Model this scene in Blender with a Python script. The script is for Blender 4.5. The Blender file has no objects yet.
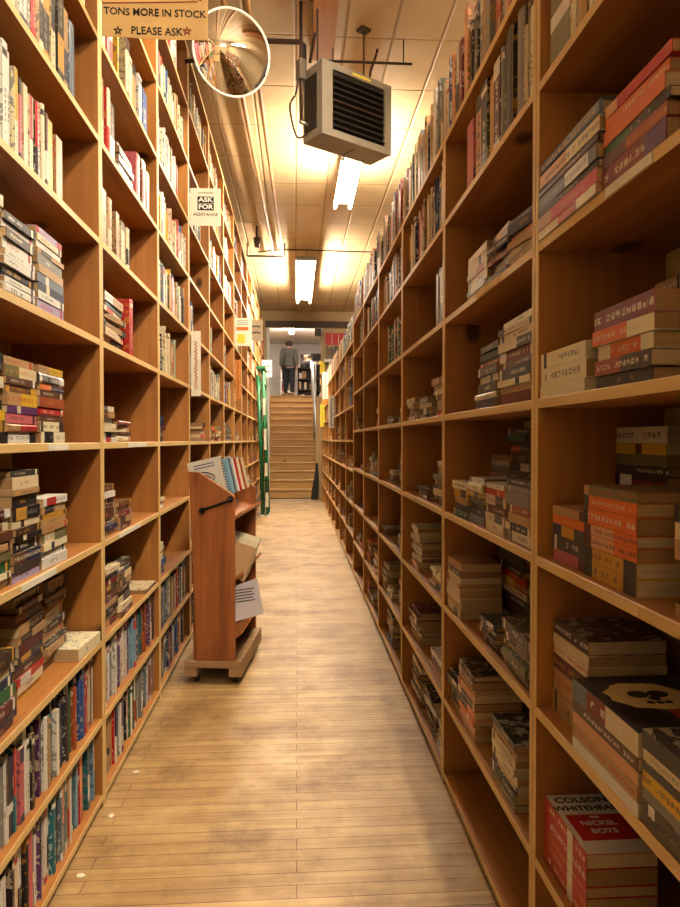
import bpy, bmesh, math, random
from mathutils import Vector, Matrix
R = random.Random(7)
C = bpy.context.scene.collection
sc = bpy.context.scene
PI = math.pi

# ------------------------------------------------------------------ camera
CAM = Vector((0, 0, 1.17)); YAW = 3.7; PITCH = 1.14; F = 680.0
cd = bpy.data.cameras.new('camera'); cam = bpy.data.objects.new('camera', cd); C.objects.link(cam)
cd.sensor_fit = 'HORIZONTAL'; cd.sensor_width = 36; cd.lens = 36.0 * F / 680.0
cd.clip_start = .02; cd.clip_end = 100
cam.location = CAM
cam.rotation_euler = (math.radians(90 - PITCH), 0, math.radians(-YAW))
sc.camera = cam
CM = cam.rotation_euler.to_matrix()
def ray(px, py):
    return CM @ Vector(((px - 340) / F, (453.5 - py) / F, -1))
def y_at(px, X, py=440):                    # depth where the sight line through a column meets the plane x = X
    d = ray(px, py); return X * d.y / d.x
def on_y(px, py, Y):
    d = ray(px, py); return CAM + d * (Y / d.y)
def z_at(px, py, X):
    d = ray(px, py); return CAM.z + d.z * (X / d.x)

# ------------------------------------------------------------------ colour and materials
def lin(c):
    return tuple(((v / 255) / 12.92 if v <= 10 else ((v / 255 + .055) / 1.055) ** 2.4) for v in c)
def new_mat(name):
    m = bpy.data.materials.new(name); m.use_nodes = True
    nt = m.node_tree; b = nt.nodes['Principled BSDF']
    return m, nt, b
def N(nt, t, **k):
    n = nt.nodes.new(t)
    for a, v in k.items(): setattr(n, a, v)
    return n
def math_n(nt, op, a, b=None, c=None):
    n = nt.nodes.new('ShaderNodeMath'); n.operation = op
    for i, v in enumerate((a, b, c)):
        if v is None: continue
        if isinstance(v, (int, float)): n.inputs[i].default_value = v
        else: nt.links.new(v, n.inputs[i])
    return n.outputs[0]
def mixc(nt, f, a, b, mode='MIX'):
    n = nt.nodes.new('ShaderNodeMix'); n.data_type = 'RGBA'; n.blend_type = mode
    for s, v in ((n.inputs[0], f), (n.inputs[6], a), (n.inputs[7], b)):
        if isinstance(v, (int, float)): s.default_value = v
        elif isinstance(v, tuple): s.default_value = (*v[:3], 1)
        else: nt.links.new(v, s)
    return n.outputs[2]
def flat(name, rgb, rough=.6, metal=0, bump=0):
    m, nt, b = new_mat(name)
    b.inputs['Roughness'].default_value = rough; b.inputs['Metallic'].default_value = metal
    tc = N(nt, 'ShaderNodeTexCoord'); no = N(nt, 'ShaderNodeTexNoise'); no.inputs['Scale'].default_value = 9; no.inputs['Detail'].default_value = 6
    nt.links.new(tc.outputs['Object'], no.inputs['Vector'])
    c = lin(rgb)
    o = mixc(nt, no.outputs['Fac'], tuple(v * .82 for v in c), tuple(min(1, v * 1.15) for v in c))
    nt.links.new(o, b.inputs['Base Color'])
    if bump:
        bp = N(nt, 'ShaderNodeBump'); bp.inputs['Strength'].default_value = bump
        nt.links.new(no.outputs['Fac'], bp.inputs['Height']); nt.links.new(bp.outputs[0], b.inputs['Normal'])
    return m
def emis(name, rgb, s):
    m, nt, b = new_mat(name)
    nt.nodes.remove(b); e = N(nt, 'ShaderNodeEmission'); e.inputs[0].default_value = (*rgb, 1); e.inputs[1].default_value = s
    nt.links.new(e.outputs[0], nt.nodes['Material Output'].inputs[0]); return m

def wood(name, lo, hi, axis, knots=True, rough=.5, grain=1.0):
    """pine boards; grain runs along one object axis"""
    m, nt, b = new_mat(name)
    tc = N(nt, 'ShaderNodeTexCoord'); oi = N(nt, 'ShaderNodeObjectInfo')
    off = N(nt, 'ShaderNodeVectorMath', operation='SCALE'); off.inputs[0].default_value = (37, 53, 71)
    nt.links.new(oi.outputs['Random'], off.inputs['Scale'])
    ad = N(nt, 'ShaderNodeVectorMath', operation='ADD')
    nt.links.new(tc.outputs['Object'], ad.inputs[0]); nt.links.new(off.outputs[0], ad.inputs[1])
    mp = N(nt, 'ShaderNodeMapping'); s = [22, 22, 22]; s[axis] = 1.3
    mp.inputs['Scale'].default_value = s; nt.links.new(ad.outputs[0], mp.inputs[0])
    no = N(nt, 'ShaderNodeTexNoise'); no.inputs['Scale'].default_value = 1.0; no.inputs['Detail'].default_value = 7; no.inputs['Roughness'].default_value = .6
    no.inputs['Distortion'].default_value = .6
    nt.links.new(mp.outputs[0], no.inputs['Vector'])
    n2 = N(nt, 'ShaderNodeTexNoise'); n2.inputs['Scale'].default_value = 2.2; n2.inputs['Detail'].default_value = 3
    nt.links.new(ad.outputs[0], n2.inputs['Vector'])
    f = math_n(nt, 'ADD', math_n(nt, 'MULTIPLY', no.outputs['Fac'], .75 * grain), math_n(nt, 'MULTIPLY', n2.outputs['Fac'], .45))
    rp = N(nt, 'ShaderNodeMapRange'); rp.inputs[1].default_value = .35; rp.inputs[2].default_value = .85
    nt.links.new(f, rp.inputs[0])
    col = mixc(nt, rp.outputs[0], lin(lo), lin(hi))
    if knots:
        mk = N(nt, 'ShaderNodeMapping'); s = [1.0, 1.0, 1.0]; s[axis] = .62
        mk.inputs['Scale'].default_value = s; nt.links.new(ad.outputs[0], mk.inputs[0])
        vo = N(nt, 'ShaderNodeTexVoronoi'); vo.inputs['Scale'].default_value = 3.1; nt.links.new(mk.outputs[0], vo.inputs['Vector'])
        k = N(nt, 'ShaderNodeMapRange'); k.inputs[1].default_value = .05; k.inputs[2].default_value = .1; k.inputs[3].default_value = 1; k.inputs[4].default_value = 0
        nt.links.new(vo.outputs['Distance'], k.inputs[0])
        col = mixc(nt, math_n(nt, 'MULTIPLY', k.outputs[0], .9), col, lin((62, 30, 12)))
    nt.links.new(col, b.inputs['Base Color'])
    b.inputs['Roughness'].default_value = rough
    bp = N(nt, 'ShaderNodeBump'); bp.inputs['Strength'].default_value = .12; bp.inputs['Distance'].default_value = .002
    nt.links.new(no.outputs['Fac'], bp.inputs['Height']); nt.links.new(bp.outputs[0], b.inputs['Normal'])
    return m

M = {}
M['pine_z'] = wood('pine_upright', (152, 92, 38), (202, 138, 66), 2)
M['pine_y'] = wood('pine_board', (148, 88, 38), (200, 136, 66), 1)
M['pine_edge'] = wood('pine_edge_lit_y', (224, 180, 108), (246, 212, 146), 1, False)  # paler front edges: bright highlight put into the wood colour
M['pine_edge_lit_z'] = wood('pine_edge_lit_z', (224, 180, 108), (246, 212, 146), 2, False)  # same painted highlight, grain upright
M['pine_back_shaded'] = wood('pine_back_panel_shaded', (98, 54, 24), (126, 76, 36), 2)  # back panel pine darkened: shelf shade put into its colour
M['cart_wood'] = wood('cart_wood', (96, 46, 18), (186, 112, 58), 2, True, .5, 1.25)
M['dolly_wood'] = wood('dolly_wood', (130, 96, 62), (186, 148, 104), 0, False, .7)
M['stair_wood'] = wood('stair_wood', (186, 136, 74), (222, 176, 112), 0, True, .45)
M['post_wood'] = wood('post_wood', (150, 118, 80), (190, 156, 112), 2, False, .5)
M['beam_wood'] = wood('beam_wood', (168, 108, 56), (196, 136, 78), 1, False, .6)
M['black_metal'] = flat('black_metal', (28, 24, 22), .4, .6)
M['dark_iron'] = flat('dark_iron', (62, 44, 34), .5, .3)
M['heater_shell'] = flat('heater_enamel', (140, 132, 118), .38, .1)
M['heater_dark'] = flat('heater_dark', (34, 30, 27), .5, .2)
M['steel'] = flat('steel', (150, 146, 138), .3, .8)
M['copper_pipe'] = flat('painted_pipe', (176, 130, 84), .45, 0)
M['rubber'] = flat('rubber', (22, 20, 20), .8)
M['white_paint'] = flat('white_paint', (226, 220, 212), .6)
M['room_white'] = flat('upper_wall_paint', (222, 214, 204), .8)
M['tan_paint'] = flat('tan_wall_paint', (196, 168, 126), .7)
M['green_fiberglass'] = flat('green_fiberglass', (16, 104, 62), .4)
M['paper_tan'] = flat('paper_kraft', (236, 198, 132), .8)
M['paper_white'] = flat('paper_white', (240, 230, 208), .8)
M['paper_yellow'] = flat('paper_yellow', (246, 214, 66), .8)
M['paper_lilac'] = flat('paper_lilac', (222, 214, 222), .8)
M['paper_orange'] = flat('paper_orange', (222, 140, 58), .8)
M['ink'] = flat('ink_black', (26, 20, 18), .7)
M['ink_red'] = flat('ink_red', (150, 44, 26), .7)
M['ink_blue'] = flat('ink_blue', (30, 40, 130), .7)
M['ink_orange'] = flat('ink_orange', (214, 108, 30), .7)
M['ink_white'] = flat('ink_white', (244, 238, 226), .7)
M['red_sign'] = flat('red_sign', (196, 30, 22), .5)
M['skin'] = flat('skin', (198, 150, 120), .6)
M['jacket'] = flat('olive_jacket', (92, 88, 78), .85)
M['trousers'] = flat('black_trousers', (24, 24, 30), .85)
M['hair'] = flat('dark_hair', (58, 46, 38), .8)
M['tube'] = emis('fluorescent_tube', (1.0, .84, .63), 450)
M['tube_white'] = emis('upper_room_tube', (1.0, .88, .78), 330)
# mirror
m, nt, b = new_mat('mirror_glass'); b.inputs['Metallic'].default_value = 1; b.inputs['Roughness'].default_value = .03; b.inputs['Base Color'].default_value = (.88, .88, .88, 1); M['mirror'] = m
# floor: narrow strip boards running across the aisle
m, nt, b = new_mat('strip_floor')
tc = N(nt, 'ShaderNodeTexCoord')
mp = N(nt, 'ShaderNodeMapping'); nt.links.new(tc.outputs['Object'], mp.inputs[0])
br = N(nt, 'ShaderNodeTexBrick'); br.offset = .43; br.offset_frequency = 2
for k, v in (('Scale', 1), ('Brick Width', 1.3), ('Row Height', .052), ('Mortar Size', .0016), ('Mortar Smooth', .3), ('Bias', 0)): br.inputs[k].default_value = v
br.inputs['Color1'].default_value = (*lin((206, 170, 114)), 1); br.inputs['Color2'].default_value = (*lin((180, 144, 92)), 1); br.inputs['Mortar'].default_value = (*lin((104, 66, 36)), 1)
nt.links.new(mp.outputs[0], br.inputs['Vector'])
mg = N(nt, 'ShaderNodeMapping'); mg.inputs['Scale'].default_value = (2.2, 40, 1); nt.links.new(tc.outputs['Object'], mg.inputs[0])
ng = N(nt, 'ShaderNodeTexNoise'); ng.inputs['Scale'].default_value = 1; ng.inputs['Detail'].default_value = 8; ng.inputs['Roughness'].default_value = .65; nt.links.new(mg.outputs[0], ng.inputs['Vector'])
nw = N(nt, 'ShaderNodeTexNoise'); nw.inputs['Scale'].default_value = 3.4; nw.inputs['Detail'].default_value = 9; nw.inputs['Roughness'].default_value = .68; nt.links.new(tc.outputs['Object'], nw.inputs['Vector'])
rg = N(nt, 'ShaderNodeMapRange'); rg.inputs[1].default_value = .38; rg.inputs[2].default_value = .68; nt.links.new(ng.outputs['Fac'], rg.inputs[0])
c1 = mixc(nt, math_n(nt, 'MULTIPLY', rg.outputs[0], .6), br.outputs['Color'], lin((140, 98, 58)))
rw = N(nt, 'ShaderNodeMapRange'); rw.inputs[1].default_value = .5; rw.inputs[2].default_value = .72; nt.links.new(nw.outputs['Fac'], rw.inputs[0])
c2 = mixc(nt, math_n(nt, 'MULTIPLY', rw.outputs[0], .75), c1, lin((98, 62, 34)))
rl = N(nt, 'ShaderNodeMapRange'); rl.inputs[1].default_value = .47; rl.inputs[2].default_value = .3; nt.links.new(nw.outputs['Fac'], rl.inputs[0])
c3 = mixc(nt, math_n(nt, 'MULTIPLY', rl.outputs[0], .5), c2, lin((226, 194, 142)))
nt.links.new(c3, b.inputs['Base Color'])
nt.links.new(math_n(nt, 'ADD', math_n(nt, 'MULTIPLY', nw.outputs['Fac'], .35), .3), b.inputs['Roughness'])
bp = N(nt, 'ShaderNodeBump'); bp.inputs['Strength'].default_value = .35; bp.inputs['Distance'].default_value = .002
nt.links.new(br.outputs['Fac'], bp.inputs['Height']); bp.invert = True; nt.links.new(bp.outputs[0], b.inputs['Normal'])
M['floor'] = m
# ceiling: painted panels with seams and long grooves
m, nt, b = new_mat('painted_ceiling_panels')
tc = N(nt, 'ShaderNodeTexCoord')
br = N(nt, 'ShaderNodeTexBrick'); br.offset = 0
for k, v in (('Scale', 1), ('Brick Width', .31), ('Row Height', .62), ('Mortar Size', .014), ('Mortar Smooth', 1.0)): br.inputs[k].default_value = v
br.inputs['Color1'].default_value = (*lin((214, 188, 146)), 1); br.inputs['Color2'].default_value = (*lin((206, 178, 136)), 1); br.inputs['Mortar'].default_value = (*lin((176, 146, 104)), 1)
nt.links.new(tc.outputs['Object'], br.inputs['Vector'])
nn = N(nt, 'ShaderNodeTexNoise'); nn.inputs['Scale'].default_value = 2.6; nn.inputs['Detail'].default_value = 8; nt.links.new(tc.outputs['Object'], nn.inputs['Vector'])
rn = N(nt, 'ShaderNodeMapRange'); rn.inputs[1].default_value = .45; rn.inputs[2].default_value = .75; nt.links.new(nn.outputs['Fac'], rn.inputs[0])
cc = mixc(nt, math_n(nt, 'MULTIPLY', rn.outputs[0], .5), br.outputs['Color'], lin((184, 152, 108)))
nt.links.new(cc, b.inputs['Base Color']); b.inputs['Roughness'].default_value = .6
wv = N(nt, 'ShaderNodeTexWave'); wv.inputs['Scale'].default_value = 2.6; wv.inputs['Distortion'].default_value = .6; nt.links.new(tc.outputs['Object'], wv.inputs['Vector'])
h = math_n(nt, 'ADD', math_n(nt, 'MULTIPLY', br.outputs['Fac'], -1.0), math_n(nt, 'MULTIPLY', wv.outputs['Fac'], .0))
h = math_n(nt, 'ADD', h, math_n(nt, 'MULTIPLY', nn.outputs['Fac'], 1.2))
bp = N(nt, 'ShaderNodeBump'); bp.inputs['Strength'].default_value = .5; bp.inputs['Distance'].default_value = .02
nt.links.new(h, bp.inputs['Height']); nt.links.new(bp.outputs[0], b.inputs['Normal'])
M['ceiling'] = m
# book covers: colour comes from the mesh, lettering-like marks on the spine from UVs
m, nt, b = new_mat('book_cover')
a1 = N(nt, 'ShaderNodeAttribute', attribute_name='col'); a2 = N(nt, 'ShaderNodeAttribute', attribute_name='mark')
uv = N(nt, 'ShaderNodeUVMap', uv_map='UVMap'); sx = N(nt, 'ShaderNodeSeparateXYZ'); nt.links.new(uv.outputs[0], sx.inputs[0])
u, v = sx.outputs[0], sx.outputs[1]
def wn(x, y):
    cb = N(nt, 'ShaderNodeCombineXYZ')
    for i, s in enumerate((x, y)): nt.links.new(s, cb.inputs[i])
    w = N(nt, 'ShaderNodeTexWhiteNoise', noise_dimensions='2D'); nt.links.new(cb.outputs[0], w.inputs['Vector']); return w.outputs['Value']
px_ = wn(math_n(nt, 'FLOOR', math_n(nt, 'MULTIPLY', u, 7.5)), math_n(nt, 'FLOOR', math_n(nt, 'MULTIPLY', v, 9)))
ink = math_n(nt, 'GREATER_THAN', px_, .3)
gap = math_n(nt, 'LESS_THAN', math_n(nt, 'FRACT', math_n(nt, 'MULTIPLY', u, 1.9)), .76)
cb0 = math_n(nt, 'FLOOR', math_n(nt, 'MULTIPLY', u, 1.9)); word = math_n(nt, 'LESS_THAN', wn(cb0, math_n(nt, 'MULTIPLY', cb0, 0)), .84)
band = math_n(nt, 'MULTIPLY', math_n(nt, 'GREATER_THAN', v, .32), math_n(nt, 'LESS_THAN', v, .67))
txt = math_n(nt, 'MULTIPLY', math_n(nt, 'MULTIPLY', math_n(nt, 'MULTIPLY', ink, .68), gap), math_n(nt, 'MULTIPLY', word, band))
istext = math_n(nt, 'GREATER_THAN', a1.outputs['Alpha'], .8)
isart = math_n(nt, 'MULTIPLY', math_n(nt, 'GREATER_THAN', a1.outputs['Alpha'], .3), math_n(nt, 'LESS_THAN', a1.outputs['Alpha'], .7))
an = N(nt, 'ShaderNodeTexNoise'); an.inputs['Scale'].default_value = 3.2; an.inputs['Detail'].default_value = 3; an.inputs['Distortion'].default_value = 1.6; nt.links.new(uv.outputs[0], an.inputs['Vector'])
art = math_n(nt, 'MULTIPLY', math_n(nt, 'MULTIPLY', math_n(nt, 'GREATER_THAN', an.outputs['Fac'], .56), .6), isart)
f = math_n(nt, 'ADD', math_n(nt, 'MULTIPLY', txt, istext), art)
col = mixc(nt, f, a1.outputs['Color'], a2.outputs['Color'])
nt.links.new(col, b.inputs['Base Color']); b.inputs['Roughness'].default_value = .42
M['cover'] = m
# page block: fine leaf lines
m, nt, b = new_mat('book_pages')
a1 = N(nt, 'ShaderNodeAttribute', attribute_name='col')
uv = N(nt, 'ShaderNodeUVMap', uv_map='UVMap'); mp = N(nt, 'ShaderNodeMapping'); mp.inputs['Scale'].default_value = (8, 900, 1); nt.links.new(uv.outputs[0], mp.inputs[0])
no = N(nt, 'ShaderNodeTexNoise'); no.inputs['Scale'].default_value = 1; no.inputs['Detail'].default_value = 4; nt.links.new(mp.outputs[0], no.inputs['Vector'])
rr = N(nt, 'ShaderNodeMapRange'); rr.inputs[1].default_value = .3; rr.inputs[2].default_value = .7; rr.inputs[3].default_value = .72; rr.inputs[4].default_value = 1.08; nt.links.new(no.outputs['Fac'], rr.inputs[0])
sc_ = N(nt, 'ShaderNodeVectorMath', operation='SCALE'); nt.links.new(a1.outputs['Color'], sc_.inputs[0]); nt.links.new(rr.outputs[0], sc_.inputs['Scale'])
nt.links.new(sc_.outputs[0], b.inputs['Base Color']); b.inputs['Roughness'].default_value = .85
M['pages'] = m

# ------------------------------------------------------------------ mesh helpers
def link(name, bm, mats, parent=None, smooth=False):
    me = bpy.data.meshes.new(name); bm.normal_update(); bm.to_mesh(me); bm.free()
    for k in (mats if isinstance(mats, (list, tuple)) else [mats]): me.materials.append(M[k] if isinstance(k, str) else k)
    if smooth:
        for p in me.polygons: p.use_smooth = True
    o = bpy.data.objects.new(name, me); C.objects.link(o); o.parent = parent
    return o
def empty(name, loc=(0, 0, 0), rz=0, parent=None):
    o = bpy.data.objects.new(name, None); C.objects.link(o); o.location = loc; o.rotation_euler = (0, 0, rz); o.empty_display_size = .05; o.parent = parent
    return o
def tag(o, label, cat, group=None, kind=None):
    if label: o['label'] = label
    if cat: o['category'] = cat
    if group: o['group'] = group
    if kind: o['kind'] = kind
    return o
def box(bm, x0, x1, y0, y1, z0, z1, mi=0, mat=None):
    vs = [bm.verts.new((x, y, z)) for z in (z0, z1) for y in (y0, y1) for x in (x0, x1)]
    if mat is not None:
        for v_ in vs: v_.co = mat @ v_.co
    fs = []
    for q in ((0, 2, 3, 1), (4, 5, 7, 6), (0, 1, 5, 4), (2, 6, 7, 3), (0, 4, 6, 2), (1, 3, 7, 5)):
        f_ = bm.faces.new([vs[i] for i in q]); f_.material_index = mi; fs.append(f_)
    return fs
def bevel(bm, w=.003, seg=1):
    bmesh.ops.bevel(bm, geom=list(bm.edges), offset=w, segments=seg, affect='EDGES', profile=.6)
def bx(name, dims, mat, parent=None, bev=0, seg=1):
    bm = bmesh.new(); box(bm, *dims)
    if bev: bevel(bm, bev, seg)
    return link(name, bm, mat, parent)
def prism(bm, pts, axis, a, b_, mi=0):
    """extrude polygon pts (2D) along axis"""
    def P(p, t):
        return {0: (t, p[0], p[1]), 1: (p[0], t, p[1]), 2: (p[0], p[1], t)}[axis]
    A = [bm.verts.new(P(p, a)) for p in pts]; B = [bm.verts.new(P(p, b_)) for p in pts]
    n = len(pts)
    for i in range(n):
        bm.faces.new((A[i], A[(i + 1) % n], B[(i + 1) % n], B[i])).material_index = mi
    bm.faces.new(A[::-1]).material_index = mi; bm.faces.new(B).material_index = mi
    bmesh.ops.recalc_face_normals(bm, faces=bm.faces[:])
def tube(bm, pts, r, seg=10, mi=0):
    pts = [Vector(p) for p in pts]; rings = []
    for i, p in enumerate(pts):
        d = (pts[min(i + 1, len(pts) - 1)] - pts[max(i - 1, 0)]).normalized()
        up = Vector((0, 0, 1)) if abs(d.z) < .9 else Vector((1, 0, 0))
        s = d.cross(up).normalized(); t = s.cross(d)
        rr_ = r[i] if isinstance(r, (list, tuple)) else r
        rings.append([bm.verts.new(p + (s * math.cos(2 * PI * k / seg) + t * math.sin(2 * PI * k / seg)) * rr_) for k in range(seg)])
    for a, b_ in zip(rings, rings[1:]):
        for k in range(seg):
            f_ = bm.faces.new((a[k], a[(k + 1) % seg], b_[(k + 1) % seg], b_[k])); f_.smooth = True; f_.material_index = mi
    bm.faces.new(rings[0][::-1]).material_index = mi; bm.faces.new(rings[-1]).material_index = mi
def tb(name, pts, r, mat, parent=None, seg=10):
    bm = bmesh.new(); tube(bm, pts, r, seg); return link(name, bm, mat, parent)
def smooth_path(pts, n=8):
    out = []; P = [Vector(p) for p in pts]; P = [P[0]] + P + [P[-1]]
    for i in range(1, len(P) - 2):
        for k in range(n):
            t = k / n; a, b_, c, d = P[i - 1], P[i], P[i + 1], P[i + 2]
            out.append(.5 * ((2 * b_) + (c - a) * t + (2 * a - 5 * b_ + 4 * c - d) * t * t + (3 * b_ - a - 3 * c + d) * t ** 3))
    out.append(P[-2]); return out
def text_mesh(name, s, size, mat, mtx, parent=None, jitter=0, bold=0, align='CENTER', space=1.0, ext=.0004, xs=1.0):
    cu = bpy.data.curves.new('t', 'FONT'); cu.size = size; cu.align_x = align; cu.align_y = 'CENTER'; cu.extrude = ext; cu.offset = bold; cu.space_character = space
    cu.body = s; cu.resolution_u = 3
    o = bpy.data.objects.new('t', cu); C.objects.link(o)
    dg = bpy.context.evaluated_depsgraph_get(); dg.update()
    me = bpy.data.meshes.new_from_object(o.evaluated_get(dg))
    bpy.data.objects.remove(o); 
    me.transform(Matrix.Diagonal((xs, 1, 1, 1)))
    if jitter:
        bm = bmesh.new(); bm.from_mesh(me); rj = random.Random(len(s) * 31)
        todo = set(bm.verts); 
        while todo:
            st = [todo.pop()]; isl = list(st)
            while st:
                q = st.pop()
                for e in q.link_edges:
                    w = e.other_vert(q)
                    if w in todo: todo.discard(w); st.append(w); isl.append(w)
            cx = sum((w.co for w in isl), Vector()) / len(isl); a = rj.uniform(-jitter, jitter)
            T = Matrix.Translation(cx + Vector((0, rj.uniform(-1, 1) * size * .05, 0))) @ Matrix.Rotation(a, 4, 'Z') @ Matrix.Translation(-cx)
            for w in isl: w.co = T @ w.co
        bm.to_mesh(me); bm.free()
    me.transform(mtx); me.materials.clear(); me.materials.append(M[mat])
    ob = bpy.data.objects.new(name, me); C.objects.link(ob); ob.parent = parent
    return ob
FACE_CAM = Matrix.Rotation(PI / 2, 4, 'X')        # text plane xy -> facing -y, reading left to right
def struct(name, dims, mat, bev=0):
    o = bx(name, dims, mat); o['kind'] = 'structure'; return o

ORD = ['', 'first', 'second', 'third', 'fourth', 'fifth', 'sixth', 'seventh', 'eighth', 'ninth', 'tenth', 'eleventh', 'twelfth', 'thirteenth', 'fourteenth', 'fifteenth', 'sixteenth', 'seventeenth', 'eighteenth', 'nineteenth', 'twentieth']
def ordi(n):
    if n <= 20: return ORD[n]
    t, u_ = divmod(n, 10); tens = {2: 'twenty', 3: 'thirty', 4: 'forty', 5: 'fifty', 6: 'sixty', 7: 'seventy'}[t]
    return {2: 'twentieth', 3: 'thirtieth', 4: 'fortieth', 5: 'fiftieth', 6: 'sixtieth', 7: 'seventieth'}[t] if u_ == 0 else tens + '-' + ORD[u_]

# ------------------------------------------------------------------ room shell
XR, XL, DEP = .4972, -.6143, .28
CEIL = 3.72; YF = 13.56
struct('floor', (-.93, 5, -9.2, YF, -.05, 0), 'floor')
struct('ceiling', (-.93, 5, -9.2, YF + .05, CEIL, CEIL + .06), 'ceiling')
struct('wall_left', (-.99, -.93, -9.2, YF, 0, CEIL), 'tan_paint')
struct('wall_right', (5, 5.06, -9.2, YF, 0, CEIL), 'tan_paint')
struct('wall_back', (-.93, 5, -9.26, -9.2, 0, CEIL), 'tan_paint')
OX0, OX1 = -.55, .50; SX0, SX1 = -.92, .62          # opening to the stairs
bm = bmesh.new(); box(bm, OX1 + .0, 5, YF, YF + .12, 0, CEIL); box(bm, -.99, OX0, YF, YF + .12, 0, CEIL); box(bm, OX0, OX1, YF, YF + .12, 3.40, CEIL)
o = link('wall_far', bm, 'tan_paint'); o['kind'] = 'structure'
struct('trim_2', (OX0 - .03, OX0 + .025, YF - .03, YF + .13, 0, 3.4), 'white_paint')
struct('trim_1', (-.6, 1.6, YF - .06, YF, 3.39, 3.52), 'dark_iron')
# upper room past the stairs
UF = 2.38; UY = 19.0
struct('wall_stair_left', (SX0 - .06, SX0, YF + .12, UY, 0, UF), 'room_white')
struct('wall_stair_right', (SX1, SX1 + .06, YF + .12, UY, 0, UF), 'room_white')
struct('floor_upper', (-4, 4, UY, 27, UF - .1, UF), 'stair_wood')
struct('ceiling_upper', (-4, 4, YF + .12, 27, 4.95, 5.02), 'room_white')
struct('wall_upper_far', (-4, 4, 27, 27.06, UF, 4.95), 'room_white')
struct('wall_upper_left', (-4.06, -4, YF + .12, 27, UF, 4.95), 'room_white')
struct('wall_upper_right', (4, 4.06, YF + .12, 27, UF, 4.95), 'room_white')
bm = bmesh.new(); box(bm, -4, SX0 - .06, YF + .12, UY, UF - .1, UF); box(bm, SX1 + .06, 4, YF + .12, UY, UF - .1, UF); box(bm, -4, 4, YF + .12, YF + .18, CEIL, 4.95)
o = link('wall_stairwell', bm, 'room_white'); o['kind'] = 'structure'

# stairs
NS = 14; SY0 = 13.76
st = empty('staircase', (0, SY0, 0)); tag(st, 'broad wooden staircase with honey treads climbing at the far end of the aisle', 'stairs')
run = (UY - SY0) / NS; rise = UF / NS
def copy_part(src, parent, loc):
    c = src.copy(); C.objects.link(c); c.parent = parent; c.location = loc; return c
b0 = bmesh.new(); box(b0, SX0 + .012, SX1 - .012, 0, .02, 0, rise - .025); riser = link('riser', b0, 'stair_wood', st)
b0 = bmesh.new(); box(b0, SX0 + .012, SX1 - .012, -.03, run, rise - .025, rise); bevel(b0, .004); tread = link('tread', b0, 'stair_wood', st)
for i in range(1, NS):
    copy_part(riser, st, (0, i * run, i * rise)); copy_part(tread, st, (0, i * run, i * rise))
for x0 in (SX0 + .001, SX1 - .011):
    bm = bmesh.new(); prism(bm, [(-.05, 0), (.25, 0), (UY - SY0, UF - .32), (UY - SY0, UF), (.05, .26), (-.05, .2)], 0, x0, x0 + .01)
    link('stringer', bm, 'post_wood', st)
# newel post + handrail
p0 = on_y(319, 440, 13.72)
po = tag(bx('newel_post', (p0.x - .075, p0.x + .065, 13.44, 13.55, 0, 2.02), 'post_wood', None, .006), 'square pale wooden post at the right foot of the stairs', 'post')
hr = empty('handrail', (p0.x - .02, 13.75, 0)); tag(hr, 'pale metal handrail climbing the right side of the stairs', 'handrail')
tb('rail', [(-.01, 0, 1.0), (-.01, .1, 1.05), (-.01, 5.1, UF + .95)], .035, 'steel', hr)
for k in (.1, 2.6, 5.1):
    zz = k / run * rise; tb('baluster', [(-.01, k, max(0, zz - .1)), (-.01, k, zz + 1.03)], .02, 'steel', hr)
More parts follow.
